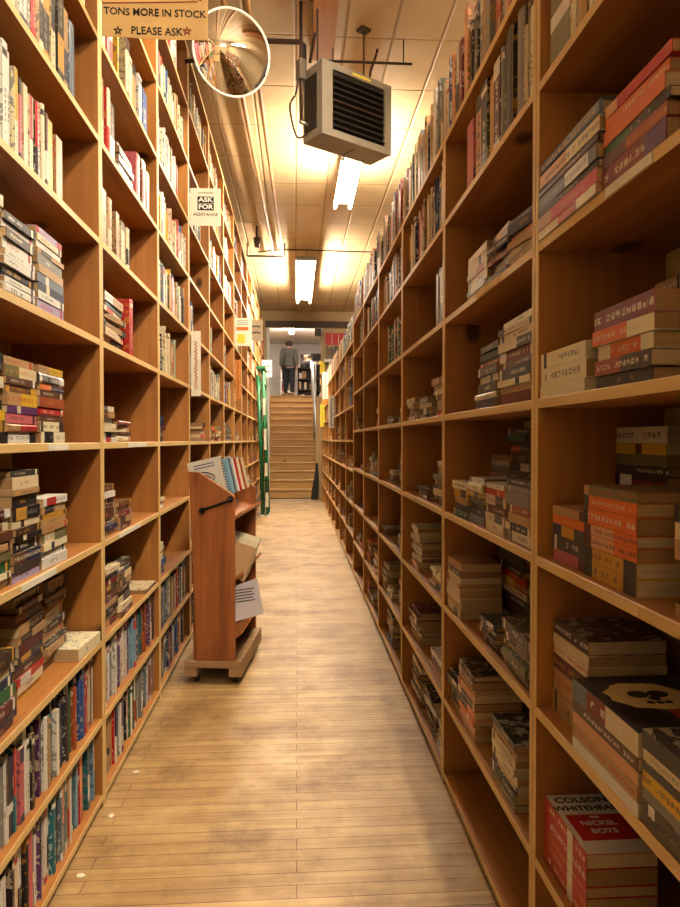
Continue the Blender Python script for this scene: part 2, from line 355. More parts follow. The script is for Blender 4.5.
# ------------------------------------------------------------------ bookcases
LEV_R = [.04, .298, .614, .930, 1.255, 1.576, 1.903, 2.181]
LEV_R2 = [.04, .326, .60, .903, 1.17, 1.48, 1.755, 2.05]
LEV_L = [.04, .285, .535, .846, 1.162, 1.488, 1.805, 2.123, 2.44, 2.775, 3.09, 3.41]
EDR = [-5.845, -4.94, -4.035, -3.13, -2.225, -1.32, -.415, .49, 1.395, 2.275, 3.181, 4.089, 4.992, 5.907] + [5.907 + .905 * i for i in range(1, 9)]
EDL = [-5.14, -4.21, -3.28, -2.36, -1.45, -.54, .36, 1.28, 2.208, 3.108, 3.987, 4.919, 5.891, 6.85, 7.777] + [7.777 + .93 * i for i in range(1, 7)]
protoc = {}
def unit_parts(side, lev, w):
    """one freestanding bookcase, front at x=0, going back to x=side*DEP, from y=0 to y=w"""
    s = side; r = []
    def add(name, x0, x1, y0, y1, z0, z1, mat, bev=.0015):
        b_ = bmesh.new(); xa, xb = sorted((s * x0, s * x1)); box(b_, xa, xb, y0, y1, z0, z1)
        if bev: bevel(b_, bev)
        b_.normal_update()
        for f_ in b_.faces: f_.material_index = 1 if f_.normal.x * s < -.5 else 0  # aisle-facing faces take the pine with the painted highlight
        r.append(link(name, b_, [mat, 'pine_edge_lit_z' if mat == 'pine_z' else 'pine_edge']))
    T = .019; top = lev[-1]
    add('side_panel', 0, DEP - .008, .002, T, 0, top - .02, 'pine_z')
    add('side_panel', 0, DEP - .008, w - T, w - .002, 0, top - .02, 'pine_z')
    add('back_panel', DEP - .008, DEP, .0005, w - .0005, 0, top - .0, 'pine_back_shaded', 0)
    for i, z in enumerate(lev):
        if i == len(lev) - 1: add('top_board', 0, DEP - .009, .0005, w - .0005, z - .02, z, 'pine_y')
        else:
            # middle boards sag slightly under the load
            b_ = bmesh.new(); n = 10; sg = .006 if i in (3, 4) else .002
            for k in range(n):
                ya, yb = T + (w - 2 * T) * k / n, T + (w - 2 * T) * (k + 1) / n
            rows = []
            for k in range(n + 1):
                y = T + .0003 + (w - 2 * T - .0006) * k / n; d = -sg * math.sin(PI * k / n) * 0
                rows.append([b_.verts.new((s * x, y, z_ + d)) for x, z_ in ((.001, z - .02), (.001, z - .0015), (.0025, z), (DEP - .009, z), (DEP - .009, z - .02))])
            for a, c in zip(rows, rows[1:]):
                for q in range(5): b_.faces.new((a[q], a[(q + 1) % 5], c[(q + 1) % 5], c[q]))
            b_.faces.new(rows[0][::-1]); b_.faces.new(rows[-1])
            bmesh.ops.recalc_face_normals(b_, faces=b_.faces[:]); b_.normal_update()
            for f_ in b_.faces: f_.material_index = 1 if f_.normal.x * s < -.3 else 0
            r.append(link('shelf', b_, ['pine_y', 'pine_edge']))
    if lev[0] > .03: add('kick_board', .05, .062, T + .0005, w - T - .0005, 0, lev[0] - .0205, 'pine_y', 0)
    return r
def bookcase(side, lev, y0, y1, label, group, x=None):
    key = (side, id(lev))
    e = empty('bookcase', (XR if side > 0 else XL, y0, 0) if x is None else (x, y0, 0)); tag(e, label, 'bookcase', group)
    if key not in protoc:
        protoc[key] = unit_parts(side, lev, .905 if side > 0 else .92)
    w0 = .905 if side > 0 else .92
    for p in protoc[key]:
        if p.parent is None and not p.get('used'): p['used'] = 1; c = p; del p['used']; c.parent = e
        else: c = p.copy(); C.objects.link(c); c.parent = e
    e.scale = (1, (y1 - y0) / w0, 1)
    return e
def bayword(n): return 'nearest' if n == 1 else ordi(n)
EMPTY_BAYS = {}
for k in range(len(EDR) - 1):
    lev = LEV_R if k < 13 else LEV_R2
    n = k - 6
    if n >= 1: lab = f'pine bookcase, {bayword(n)} along the right side of the aisle' + (', loaded with stacked paperbacks' if n < 3 else '')
    else: lab = f'pine bookcase on the right side, {ordi(1 - n)} behind the viewpoint'
    EMPTY_BAYS[('R', n)] = bookcase(1, lev, EDR[k], EDR[k + 1], lab, 'right row of bookcases')
for k in range(len(EDL) - 1):
    n = k - 6
    if n >= 1: lab = f'tall pine bookcase, {bayword(n)} along the left side of the aisle'
    else: lab = f'tall pine bookcase on the left side, {ordi(1 - n)} behind the viewpoint'
    EMPTY_BAYS[('L', n)] = bookcase(-1, LEV_L, EDL[k], EDL[k + 1], lab, 'left row of bookcases')

for k in range(7): bookcase(1, LEV_R, -5.0 + .905 * k, -5.0 + .905 * (k + 1), f'pine bookcase in the neighbouring row, {bayword(k + 1)} from its rear end', 'neighbouring row of bookcases', 2.3)
# ------------------------------------------------------------------ books
PAL = dict(cream=(226, 206, 168), white=(232, 226, 214), black=(30, 27, 28), dark_red=(116, 24, 22), red=(190, 32, 30), orange=(226, 108, 34),
    tan=(186, 146, 98), brown=(92, 56, 34), dark_brown=(56, 36, 26), navy=(28, 36, 74), blue=(44, 84, 150), slate=(96, 110, 124), grey=(132, 128, 122),
    olive=(112, 106, 66), green=(34, 92, 58), yellow=(226, 178, 40), gold=(206, 150, 48), teal=(30, 104, 116), purple=(92, 48, 104), lavender=(176, 160, 196),
    pink=(206, 104, 110), maroon=(82, 24, 34), peach=(224, 164, 118), ivory=(240, 226, 186), charcoal=(58, 54, 52), sky=(128, 168, 190), rust=(160, 72, 34), mint=(160, 190, 160))
DARK = ['black', 'charcoal', 'dark_brown', 'brown', 'maroon', 'navy', 'black', 'dark_red', 'slate', 'olive', 'tan', 'cream', 'dark_red', 'brown', 'green']
MIX = ['cream', 'white', 'black', 'tan', 'dark_red', 'navy', 'cream', 'ivory', 'brown', 'grey', 'orange', 'red', 'olive', 'black', 'slate', 'yellow', 'blue', 'white', 'peach', 'maroon', 'green', 'tan']
LIGHT = ['cream', 'white', 'ivory', 'cream', 'tan', 'white', 'grey', 'ivory', 'peach', 'yellow', 'red', 'blue', 'black', 'slate', 'mint', 'cream', 'pink', 'white']
MAG = ['white', 'navy', 'black', 'blue', 'red', 'cream', 'grey', 'sky', 'slate', 'purple', 'white', 'tan', 'charcoal', 'teal', 'green', 'rust', 'pink', 'black', 'white', 'brown']
COUNTC = dict(cream='cream', dark_red='dark red')
BOOKS = []
def contrast(c, rnd):
    l = sum(PAL[c]) / 3
    return rnd.choice(['white', 'ivory', 'cream', 'gold', 'white']) if l < 130 else rnd.choice(['black', 'dark_brown', 'red', 'navy', 'black'])
def mk_bands(c, rnd, style=None):
    """spine bands: (from, to, colour, marks?) over the spine length"""
    c2 = contrast(c, rnd)
    s = style or rnd.choice(['title', 'title', 'two', 'label', 'title', 'block', 'plain', 'blank', 'blank', 'plain'])
    if s == 'title': return [(0, .12, c, 0), (.12, .56, c, 1), (.56, .86, c, 0), (.86, .93, c2, 0), (.93, 1, c, 0)], c2
    if s == 'two':
        d = rnd.choice(['red', 'cream', 'black', 'orange', 'navy', 'tan', 'yellow'])
        return [(0, .42, c, 1), (.42, 1, d, 1)], c2 if d != c2 else 'tan'
    if s == 'label': return [(0, .12, c, 0), (.12, .5, contrast(c, rnd), 1), (.5, .92, c, 1), (.92, 1, c, 0)], 'grey'
    if s == 'block': return [(0, .1, c2, 0), (.1, .8, c, 1), (.8, 1, c2, 0)], c2
    if s == 'blank': return [(0, .3, c, 0), (.3, .42, c2, 0), (.42, 1, c, 0)] if rnd.random() < .3 else [(0, 1, c, 0)], c2
    return [(0, .3, c, 0), (.3, .6, c, 1), (.6, 1, c, 0)], c2
def add_book(**k):
    k.setdefault('hard', False); k.setdefault('rz', 0); k.setdefault('lean', 0); k.setdefault('rev', False); k.setdefault('special', None); k.setdefault('bands', None)
    k.setdefault('row', 'front'); BOOKS.append(k); return k
STK = {}
def lev_of(side, bay):
    return LEV_L if side == 'L' else (LEV_R if bay <= 6 else LEV_R2)
def bay_y(side, bay):
    E = EDR if side == 'R' else EDL; k = bay + 6; return E[k] + .0205, E[k + 1] - .0205
def stack(side, bay, lv, yc, L, cols, W=None, Xs=None, t=None, row='front', rz=0, rev=.0, jit=1.0, style=None, hard=.15, tot=None, bands=None):
    rnd = R; s = 1 if side == 'R' else -1; Xf = abs(XR if s > 0 else XL)
    a, b_ = bay_y(side, bay)
    if Xs is None: Xs = Xf + (.015 if row == 'front' else .145)
    z = lev_of(side, bay)[lv] + .0006; z0 = z; lv_next = lev_of(side, bay)[lv + 1] - .022 if lv + 1 < len(lev_of(side, bay)) else z + 1
    key = (side, bay, lv, row); STK[key] = STK.get(key, 0) + 1; idx = (key, STK[key])
    cols = list(cols)
    if not bands and abs(yc) < 4:
        mean = tot / len(cols) if tot else .024
        while mean > .0215 and len(cols) < 14:
            cols.insert(rnd.randrange(len(cols) + 1), rnd.choice(cols + ['cream', 'black', 'tan', 'white', 'brown'])); tt = tot or mean * (len(cols) - 1); tot = tt; mean = tot / len(cols)
    if jit > .25: jit *= 1.7
    ts = []
    for i, c in enumerate(cols):
        ts.append(t if t else rnd.choice([.016, .02, .022, .026, .03, .034]))
    if tot: f = tot / sum(ts); ts = [q * f for q in ts]
    for i, c in enumerate(cols):
        ti = ts[i]
        if z + ti > lv_next: break
        h = rnd.random() < hard
        Li = L * (1 + jit * rnd.uniform(-.07, .05)); Wi = (W or L * .64) * (1 + jit * rnd.uniform(-.06, .03))
        if row == 'rear': Wi = min(Wi, Xf + DEP - .012 - Xs - .012)
        Wi = min(Wi, Xf + DEP - .012 - Xs - .008)
        dx = rnd.uniform(0, .011) * min(jit, 1.6); y = yc + rnd.uniform(-.006, .006) * jit
        y = min(max(y, a + Li / 2 + .006), b_ - Li / 2 - .006)
        bd = bands[i] if bands and i < len(bands) and bands[i] else None
        add_book(side=side, bay=bay, lv=lv, kind='flat', L=Li, W=Wi, t=ti - .0004, loc=(s * (Xs + dx), y, z), col=c, hard=h, rz=(rz + rnd.uniform(-.03, .03) * jit), idx=idx, pos=i + 1, row=row,
                 rev=rnd.random() < rev, bands=bd, style=style)
        z += ti + .0003
    return z
def stk_px(side, bay, lv, xf, xn, cols, Xs=None, row='front', **k):
    """stack whose spine shows between two photo columns"""
    s = 1 if side == 'R' else -1; Xf = abs(XR if s > 0 else XL)
    if Xs is None: Xs = Xf + (.008 if row == 'front' else .145)
    ya, yb = y_at(xf, s * Xs), y_at(xn, s * Xs)
    L = min(max(abs(ya - yb), .15), .29)
    return stack(side, bay, lv, (ya + yb) / 2, L, cols, Xs=Xs, row=row, **k)
UPI = {}
def upright(side, bay, lv, y0, t, h, c, Xs=None, W=None, lean=0, style=None, hard=None, bands=None):
    s = 1 if side == 'R' else -1; Xf = abs(XR if s > 0 else XL)
    if Xs is None: Xs = Xf + R.uniform(.012, .03)
    W = W or min(h * R.uniform(.62, .72), .2)
    W = min(W, Xf + DEP - .02 - Xs)
    z = lev_of(side, bay)[lv] + .0006
    add_book(side=side, bay=bay, lv=lv, kind='up', L=h, W=W, t=t, loc=(s * Xs, y0 + t / 2, z), col=c, hard=R.random() < .4 if hard is None else hard, lean=lean, idx=((side, bay, lv, 'up'), 1), pos=0, bands=bands, style=style)
def ups(side, bay, lv, ya, yb, hmin, hmax, pal, tmin=.012, tmax=.036, gap=.04, Xs=None, style=None):
    a, b_ = bay_y(side, bay); y = max(ya, a + .004); yb = min(yb, b_ - .003)
    lv_ = lev_of(side, bay); clear = (lv_[lv + 1] - .022 - lv_[lv] - .006) if lv + 1 < len(lv_) else 9
    while True:
        t = R.uniform(tmin, tmax)
        if y + t > yb: break
        h = min(R.uniform(hmin, hmax), clear)
        upright(side, bay, lv, y, t, h, R.choice(pal), style=style)
        y += t + R.uniform(.0008, .002)
        if R.random() < gap: y += R.uniform(.01, .04)
def ups_px(side, bay, lv, items, h=None, Xs=None, jit=.1):
    """items: (x0 px, x1 px, colour, height m)"""
    s = 1 if side == 'R' else -1; Xf = abs(XR if s > 0 else XL); X = Xf + .012
    a, b_ = bay_y(side, bay)
    lv_ = lev_of(side, bay); clear = (lv_[lv + 1] - .022 - lv_[lv] - .006) if lv + 1 < len(lv_) else 9
    for it in items:
        x0, x1, c, hh = it[:4]
        ya, yb = sorted((y_at(x0, s * X), y_at(x1, s * X)))
        ya = max(ya, a + .003); yb = min(yb, b_ - .003)
        if yb - ya < .006: continue
        upright(side, bay, lv, ya + .0005, yb - ya - .001, min(hh, clear), c, Xs=Xf + R.uniform(.008, .02))

# ---- right row, nearest bay
RB = 1
ups_px('R', 1, 6, [(548, 567, 'olive', .25), (568, 573, 'ivory', .25), (574, 583, 'tan', .25), (584, 590, 'white', .25), (591, 595, 'red', .25), (596, 603, 'cream', .24), (604, 612, 'navy', .25), (613, 622, 'tan', .25)])
stk_px('R', 1, 5, 529, 584, ['cream', 'red', 'black', 'charcoal', 'dark_brown', 'cream', 'slate'], Xs=.492, t=None, tot=.155, jit=.3,
       bands=[[(0, .3, 'ivory', 0), (.3, .62, 'red', 1), (.62, 1, 'ivory', 1)], [(0, .2, 'red', 0), (.2, .75, 'red', 1), (.75, 1, 'tan', 0)], None, None, [(0, .25, 'dark_brown', 0), (.25, .6, 'dark_brown', 1), (.6, 1, 'charcoal', 0)], [(0, .5, 'cream', 1), (.5, 1, 'peach', 1)], [(0, .55, 'slate', 1), (.55, 1, 'navy', 1)]])
stk_px('R', 1, 5, 597, 663, ['dark_red', 'maroon', 'black', 'orange', 'orange', 'red'], Xs=.498, tot=.132, jit=.5, hard=0,
       bands=[[(0, .3, 'purple', 0), (.3, 1, 'dark_red', 1)], [(0, .6, 'rust', 1), (.6, 1, 'maroon', 0)], [(0, .2, 'black', 0), (.2, .6, 'black', 1), (.6, 1, 'green', 0)], [(0, 1, 'orange', 0)], [(0, .7, 'orange', 1), (.7, 1, 'orange', 0)], [(0, .8, 'red', 0), (.8, 1, 'peach', 0)]])
stack('R', 1, 5, .68, .22, ['cream', 'navy', 'tan', 'brown', 'red', 'white'], Xs=.50)
# level 4
stk_px('R', 1, 4, 534, 576, ['ivory', 'ivory', 'ivory'], Xs=.50, tot=.088, jit=.2, hard=0, bands=[None, [(0, .1, 'ivory', 0), (.1, .9, 'ivory', 1), (.9, 1, 'ivory', 0)], None])
stk_px('R', 1, 4, 560, 597, ['tan', 'tan', 'tan', 'ivory', 'cream'], Xs=.60, row='rear', tot=.15, jit=.3, hard=0, W=.14)
stk_px('R', 1, 4, 592, 650, ['charcoal', 'dark_brown', 'ivory', 'ivory', 'pink'], Xs=.502, tot=.128, jit=.4, hard=0, W=.15,
       bands=[None, [(0, .5, 'dark_brown', 1), (.5, 1, 'rust', 1)], [(0, .2, 'ivory', 1), (.2, .75, 'orange', 1), (.75, 1, 'ivory', 0)], [(0, .4, 'ivory', 1), (.4, 1, 'orange', 1)], [(0, 1, 'dark_red', 1)]])
stk_px('R', 1, 4, 611, 660, ['brown', 'tan', 'navy', 'maroon', 'dark_red', 'yellow', 'tan'], Xs=.66, row='rear', tot=.2, jit=.3, hard=0,
       bands=[None, None, None, [(0, 1, 'maroon', 0)], [(0, .4, 'dark_red', 0), (.4, .5, 'black', 0), (.5, 1, 'dark_red', 1)], [(0, .42, 'gold', 1), (.42, .55, 'black', 0), (.55, 1, 'yellow', 1)], [(0, .45, 'tan', 1), (.45, .5, 'black', 0), (.5, 1, 'tan', 1)]])
stack('R', 1, 4, .68, .2, ['brown', 'ivory', 'black', 'black', 'slate', 'tan'], Xs=.51)
# level 3
stk_px('R', 1, 3, 555, 584, ['pink', 'charcoal', 'navy', 'orange', 'tan'], Xs=.515, tot=.108, jit=.2, hard=0, bands=[[(0, .2, 'maroon', 0), (.2, 1, 'pink', 0)], None, [(0, .3, 'charcoal', 0), (.3, .7, 'gold', 0), (.7, 1, 'navy', 0)], [(0, 1, 'orange', 1)], [(0, .15, 'maroon', 0), (.15, 1, 'tan', 0)]])
pg = [(0, .15, 'orange', 1), (.15, .8, 'orange', 1), (.8, 1, 'orange', 1)]
stk_px('R', 1, 3, 583, 637, ['yellow', 'yellow', 'orange', 'orange', 'orange', 'orange', 'olive'], Xs=.512, tot=.158, jit=.12, hard=0, W=.128,
       bands=[[(0, .22, 'charcoal', 0), (.22, .82, 'gold', 1), (.82, 1, 'black', 0)], [(0, .22, 'charcoal', 0), (.22, .82, 'gold', 1), (.82, 1, 'black', 0)], [(0, .4, 'orange', 1), (.4, .85, 'peach', 1), (.85, 1, 'maroon', 0)], [(0, .4, 'orange', 1), (.4, .85, 'peach', 1), (.85, 1, 'maroon', 0)], [(0, .9, 'orange', 1), (.9, 1, 'black', 0)], [(0, .9, 'orange', 1), (.9, 1, 'black', 0)], [(0, .9, 'olive', 1), (.9, 1, 'tan', 0)]])
stk_px('R', 1, 3, 609, 658, ['brown', 'tan', 'charcoal', 'olive', 'cream', 'navy', 'black', 'black', 'olive', 'yellow', 'cream'], Xs=.66, row='rear', tot=.262, jit=.25, hard=0,
       bands=[None, None, None, [(0, 1, 'olive', 1)], [(0, 1, 'cream', 1)], [(0, .3, 'navy', 0), (.3, .5, 'brown', 0), (.5, 1, 'navy', 0)], [(0, .65, 'black', 1), (.65, .9, 'white', 0), (.9, 1, 'black', 0)], [(0, .6, 'black', 1), (.6, 1, 'charcoal', 0)], [(0, 1, 'olive', 0)], [(0, .45, 'yellow', 1), (.45, .58, 'brown', 0), (.58, 1, 'yellow', 1)], [(0, 1, 'cream', 1)]])
stack('R', 1, 3, .80, .19, ['black', 'black', 'white', 'cream', 'charcoal', 'black'], Xs=.51, tot=.15)
stack('R', 1, 3, .72, .2, ['brown', 'dark_brown', 'black', 'pink', 'black', 'gold'], Xs=.67, row='rear')
# level 2
stack('R', 1, 2, 1.285, .165, ['tan', 'tan', 'maroon', 'cream', 'cream', 'brown'], Xs=.53, tot=.185, jit=.25, hard=.0, W=.15, bands=[None, [(0, 1, 'tan', 1)], [(0, 1, 'maroon', 1)], [(0, 1, 'cream', 1)], [(0, 1, 'cream', 0)], [(0, 1, 'dark_brown', 1)]])
stack('R', 1, 2, 1.075, .235, ['white', 'tan', 'peach', 'brown', 'cream'], Xs=.499, tot=.125, jit=.1, hard=0, W=.19,
      bands=[[(0, 1, 'white', 0)], [(0, 1, 'tan', 1)], [(0, 1, 'peach', 0)], [(0, .8, 'brown', 1), (.8, 1, 'brown', 0)], [(0, .45, 'cream', 1), (.45, .75, 'dark_red', 1), (.75, 1, 'slate', 0)]])
BOOKS[-1]['special'] = 'picture'; BOOKS[-1]['artc'] = ('black', 'charcoal')
stack('R', 1, 2, .825, .25, ['charcoal', 'charcoal', 'grey', 'cream', 'cream'], Xs=.502, tot=.135, jit=.12, hard=0, W=.18)
stack('R', 1, 2, .93, .2, ['brown', 'tan', 'cream', 'dark_red', 'grey', 'maroon', 'red', 'cream'], Xs=.70, row='rear', tot=.26)
# level 1 : the stack of identical red novels
nb = [(0, .3, 'red', 1), (.3, .42, 'white', 0), (.42, .9, 'red', 1), (.9, 1, 'red', 0)]
stack('R', 1, 1, y_at(561, .52) - .005, .203, ['red'] * 5, Xs=.515, tot=.132, jit=.0, hard=0, W=.132, bands=[nb] * 5)
for k_, b_ in enumerate(BOOKS[-5:]): b_['special'] = 'novel'
stack('R', 1, 1, .93, .22, ['tan', 'cream', 'brown', 'cream', 'white'], Xs=.52, tot=.075, hard=0)
stack('R', 1, 1, .66, .2, ['tan', 'cream', 'black', 'cream', 'white'], Xs=.52, hard=0)
# ---- right row, second bay
ups_px('R', 2, 6, [(465, 471, 'pink', .2), (472, 480, 'peach', .235), (481, 487, 'black', .225), (488, 492, 'gold', .21), (493, 499, 'maroon', .225), (500, 503, 'grey', .23), (504, 511, 'black', .245), (513, 519, 'grey', .25), (520, 523, 'cream', .24), (524, 528.6, 'ivory', .25)])
stk_px('R', 2, 5, 466, 485, ['cream'] * 6, tot=.125, jit=.3, hard=0, W=.12)
stk_px('R', 2, 5, 487, 505, ['black', 'white', 'dark_red', 'peach', 'navy', 'tan'], tot=.12, jit=1.3, hard=0, W=.13)
stk_px('R', 2, 5, 508, 527, ['cream', 'tan', 'peach', 'navy', 'slate'], tot=.11, jit=1, rz=.1, W=.13)
stack('R', 2, 5, 1.9, .2, ['black', 'brown', 'charcoal', 'navy', 'slate', 'black', 'tan'], row='rear', tot=.19)
stk_px('R', 2, 4, 497, 529, ['dark_red', 'tan', 'ivory', 'black', 'dark_red', 'charcoal', 'cream', 'cream'], tot=.2, jit=.6, hard=0)
stk_px('R', 2, 4, 474, 494, ['navy', 'cream', 'black', 'cream', 'charcoal', 'dark_red', 'black', 'black'], tot=.17, jit=1)
stk_px('R', 2, 4, 497, 520, ['black', 'dark_brown', 'dark_red', 'charcoal', 'black', 'tan', 'brown', 'olive', 'black'], row='rear', tot=.235)
stk_px('R', 2, 3, 452, 466, ['green', 'navy', 'tan', 'yellow', 'white'], tot=.11, jit=.7, bands=[None, None, None, None, [(0, 1, 'ivory', 1)]])
stk_px('R', 2, 3, 468, 481, ['slate', 'navy', 'charcoal', 'yellow', 'ivory', 'white'], tot=.13, jit=.7)
stk_px('R', 2, 3, 483, 503, ['ivory', 'cream', 'maroon', 'cream', 'red'], tot=.125, jit=.5, hard=0)
stk_px('R', 2, 3, 506, 529, ['ivory', 'black', 'tan', 'rust', 'grey', 'grey', 'black'], tot=.15, jit=.5, hard=0)
stk_px('R', 2, 3, 478, 498, ['brown', 'tan', 'cream', 'brown', 'tan', 'grey', 'cream', 'tan'], row='rear', tot=.19)
stk_px('R', 2, 3, 502, 527, ['brown', 'tan', 'cream', 'black', 'olive', 'black', 'charcoal', 'green', 'black'], row='rear', tot=.27)
stk_px('R', 2, 2, 446, 459, ['cream', 'tan', 'cream', 'cream', 'cream', 'cream', 'charcoal', 'tan'], tot=.168, jit=.3, hard=0, W=.155)
stk_px('R', 2, 2, 477, 493, ['black', 'charcoal', 'black'], tot=.07, W=.13)
stk_px('R', 2, 2, 499, 527, ['charcoal', 'olive', 'tan', 'brown', 'charcoal'], tot=.11, W=.13)
stk_px('R', 2, 2, 497, 524, ['black', 'maroon', 'charcoal', 'rust', 'red', 'black', 'charcoal', 'black'], row='rear', tot=.25)
stk_px('R', 2, 1, 447, 454, ['black', 'charcoal', 'black', 'black'], tot=.11, W=.14)
stk_px('R', 2, 1, 458, 474, ['tan', 'peach', 'orange', 'orange', 'black', 'peach', 'peach', 'black'], tot=.19, jit=.4, W=.14, hard=0)
stk_px('R', 2, 1, 492, 516, ['olive', 'cream', 'ivory', 'ivory', 'cream', 'tan', 'black'], tot=.16, jit=.4, W=.16, hard=0)
# ---- right row, third bay
for ly in (6,): ups('R', 3, ly, 2.32, 3.12, .18, .24, DARK + LIGHT)
ups('R', 3, 5, 2.35, 2.5, .18, .22, DARK)
stack('R', 3, 4, 3.03, .2, ['cream', 'cream', 'ivory', 'cream'], tot=.1); stack('R', 3, 4, 2.72, .19, ['tan', 'black', 'cream', 'grey'], tot=.085); stack('R', 3, 4, 2.45, .19, ['red', 'tan', 'brown', 'cream', 'tan'], tot=.14)
stack('R', 3, 3, 2.42, .19, ['black', 'charcoal', 'cream', 'black', 'slate', 'cream'], tot=.16); stack('R', 3, 3, 2.75, .2, ['maroon', 'black'], tot=.045)
stack('R', 3, 2, 2.93, .2, ['cream', 'peach', 'cream', 'cream', 'tan', 'cream', 'cream', 'ivory'], tot=.18); stack('R', 3, 2, 2.5, .19, ['cream', 'tan', 'ivory'], tot=.07)
stack('R', 3, 1, 2.95, .2, ['tan', 'cream', 'cream', 'charcoal', 'maroon'], tot=.13); stack('R', 3, 1, 2.5, .2, ['tan', 'brown', 'black'], tot=.07)
stack('R', 3, 0, 2.9, .22, ['maroon', 'tan', 'cream', 'cream', 'tan', 'charcoal', 'cream'], tot=.17); stack('R', 3, 0, 2.6, .22, ['white', 'charcoal', 'white', 'white', 'black'], tot=.14); stack('R', 3, 0, 2.38, .17, ['white', 'cream', 'tan'], tot=.1)
# ---- rest of the right row
for n in range(4, 15):
    a, b_ = bay_y('R', n); nl = lev_of('R', n)
    if n <= 9: ups('R', n, 6, a + (.0 if n % 2 else .1), b_ - (.05 if n % 3 else .3), .17, .23, DARK + MIX, gap=.05)
    ups('R', n, 5, a + .02, b_ - R.choice([.05, .3, .5]), .16, .22, MIX, gap=.08) if n not in (5, 6) else None
    for lv in (0, 1, 2, 3, 4):
        y = a + .1
        while y < b_ - .1:
            if R.random() < (.55 if lv in (1, 2) else .38):
                nb_ = R.randint(2, 7); stack('R', n, lv, y, .19, [R.choice(MIX + ['cream', 'tan', 'cream']) for _ in range(nb_)], hard=.1)
            y += .215
# books standing along the top
for n in range(2, 15):
    a, b_ = bay_y('R', n); ups('R', n, 7, a - .01, b_ + .01, .2, .29 if n < 6 else .27, ['black', 'charcoal', 'slate', 'navy', 'cream', 'peach', 'tan', 'grey', 'white', 'rust', 'dark_red', 'brown'] if n < 9 else LIGHT, gap=.02, tmin=.016, tmax=.042)

for n in range(-5, 1):
    a, b_ = bay_y('R', n); ups('R', n, 7, a, b_, .2, .27, LIGHT, gap=.02, tmin=.02, tmax=.045)
for n in range(-4, 1):
    for lv in range(1, 11, 1): a, b_ = bay_y('L', n); ups('L', n, lv, a, b_ - .1, .19, .25, LIGHT, tmin=.02, tmax=.05)
for k in range(7):
    for lv in range(1, 8):
        y = -5.0 + .905 * k + .03
        while y < -5.0 + .905 * (k + 1) - .08:
            t = R.uniform(.02, .05); h_ = R.uniform(.19, .25)
            if R.random() < .9: add_book(side='R', bay=-20, lv=lv, kind='up', L=h_, W=.16, t=t, loc=(2.3 + .02, y + t / 2, LEV_R[lv] + .0006), col=R.choice(LIGHT + MIX), idx=(('N', k, lv), 1), pos=0)
            y += t + .002
# ---- left row, nearest bay
ups_px('L', 1, 8, [(60, 68, 'cream', .25), (69, 76, 'tan', .25), (78, 83, 'red', .23), (84, 89, 'ivory', .24)])
ups_px('L', 1, 7, [(0, 6, 'pink', .24), (7, 13, 'ivory', .25), (14, 22, 'cream', .25), (23, 30, 'white', .23), (31, 36, 'grey', .25), (37, 41, 'red', .25), (42, 46, 'ivory', .25), (47, 54, 'gold', .26), (55, 59, 'cream', .26), (60, 66, 'black', .24), (67, 71, 'tan', .22), (72, 77, 'slate', .21)])
ups_px('L', 1, 6, [(0, 5, 'mint', .23), (6, 11, 'white', .225), (12, 17, 'white', .22), (18, 21, 'ivory', .2), (22, 26, 'pink', .19), (27, 31, 'cream', .19), (32, 35, 'ivory', .18), (36, 39, 'cream', .19), (40, 44, 'charcoal', .19), (45, 48, 'ivory', .2), (49, 52, 'brown', .19), (53, 58, 'yellow', .19), (60, 66, 'tan', .17)])
stk_px('L', 1, 5, 0, -22, ['blue', 'navy', 'tan', 'brown', 'tan', 'cream'], tot=.2)
stk_px('L', 1, 5, 8, 37, ['white', 'white', 'black', 'white', 'charcoal', 'white', 'black'], tot=.175, jit=.4, style='title')
stk_px('L', 1, 5, 40, 65, ['lavender', 'white', 'navy', 'slate', 'tan', 'grey', 'tan', 'cream'], tot=.2, jit=.3, hard=0)
stk_px('L', 1, 4, -22, 4, ['black', 'yellow', 'black', 'gold', 'charcoal', 'black'], tot=.19)
stk_px('L', 1, 4, 8, 38, ['white', 'tan', 'pink', 'purple', 'tan', 'brown', 'olive', 'tan'], tot=.19, jit=.5)
stk_px('L', 1, 4, 41, 65, ['ivory', 'ivory', 'red', 'rust', 'brown', 'orange', 'charcoal', 'tan'], tot=.19, jit=.3)
stk_px('L', 1, 3, -14, 11, ['cream', 'ivory', 'green', 'olive', 'tan', 'brown', 'maroon'], tot=.17)
stk_px('L', 1, 3, 14, 41, ['lavender', 'charcoal', 'black', 'black', 'dark_brown', 'black', 'tan', 'cream', 'charcoal'], tot=.25, jit=.5, hard=0)
stk_px('L', 1, 3, 43, 67, ['white', 'white', 'ivory', 'olive', 'tan', 'tan', 'gold', 'tan'], tot=.175, jit=.4, hard=0)
stk_px('L', 1, 2, -10, 12, ['maroon', 'green', 'navy', 'cream', 'brown', 'black'], tot=.17)
stk_px('L', 1, 2, 17, 44, ['yellow', 'cream', 'red', 'brown', 'navy', 'black', 'maroon', 'tan', 'dark_red', 'maroon'], Xs=.66, tot=.25, jit=.7)
stk_px('L', 1, 2, 46, 66, ['brown', 'cream', 'black', 'charcoal', 'cream', 'brown', 'tan', 'black', 'tan'], Xs=.68, tot=.24, jit=.7)
ups('L', 1, 1, 1.30, 2.185, .17, .215, MAG, tmin=.008, tmax=.024)
ups('L', 1, 0, 1.30, 2.185, .19, .22, MAG, tmin=.008, tmax=.024)
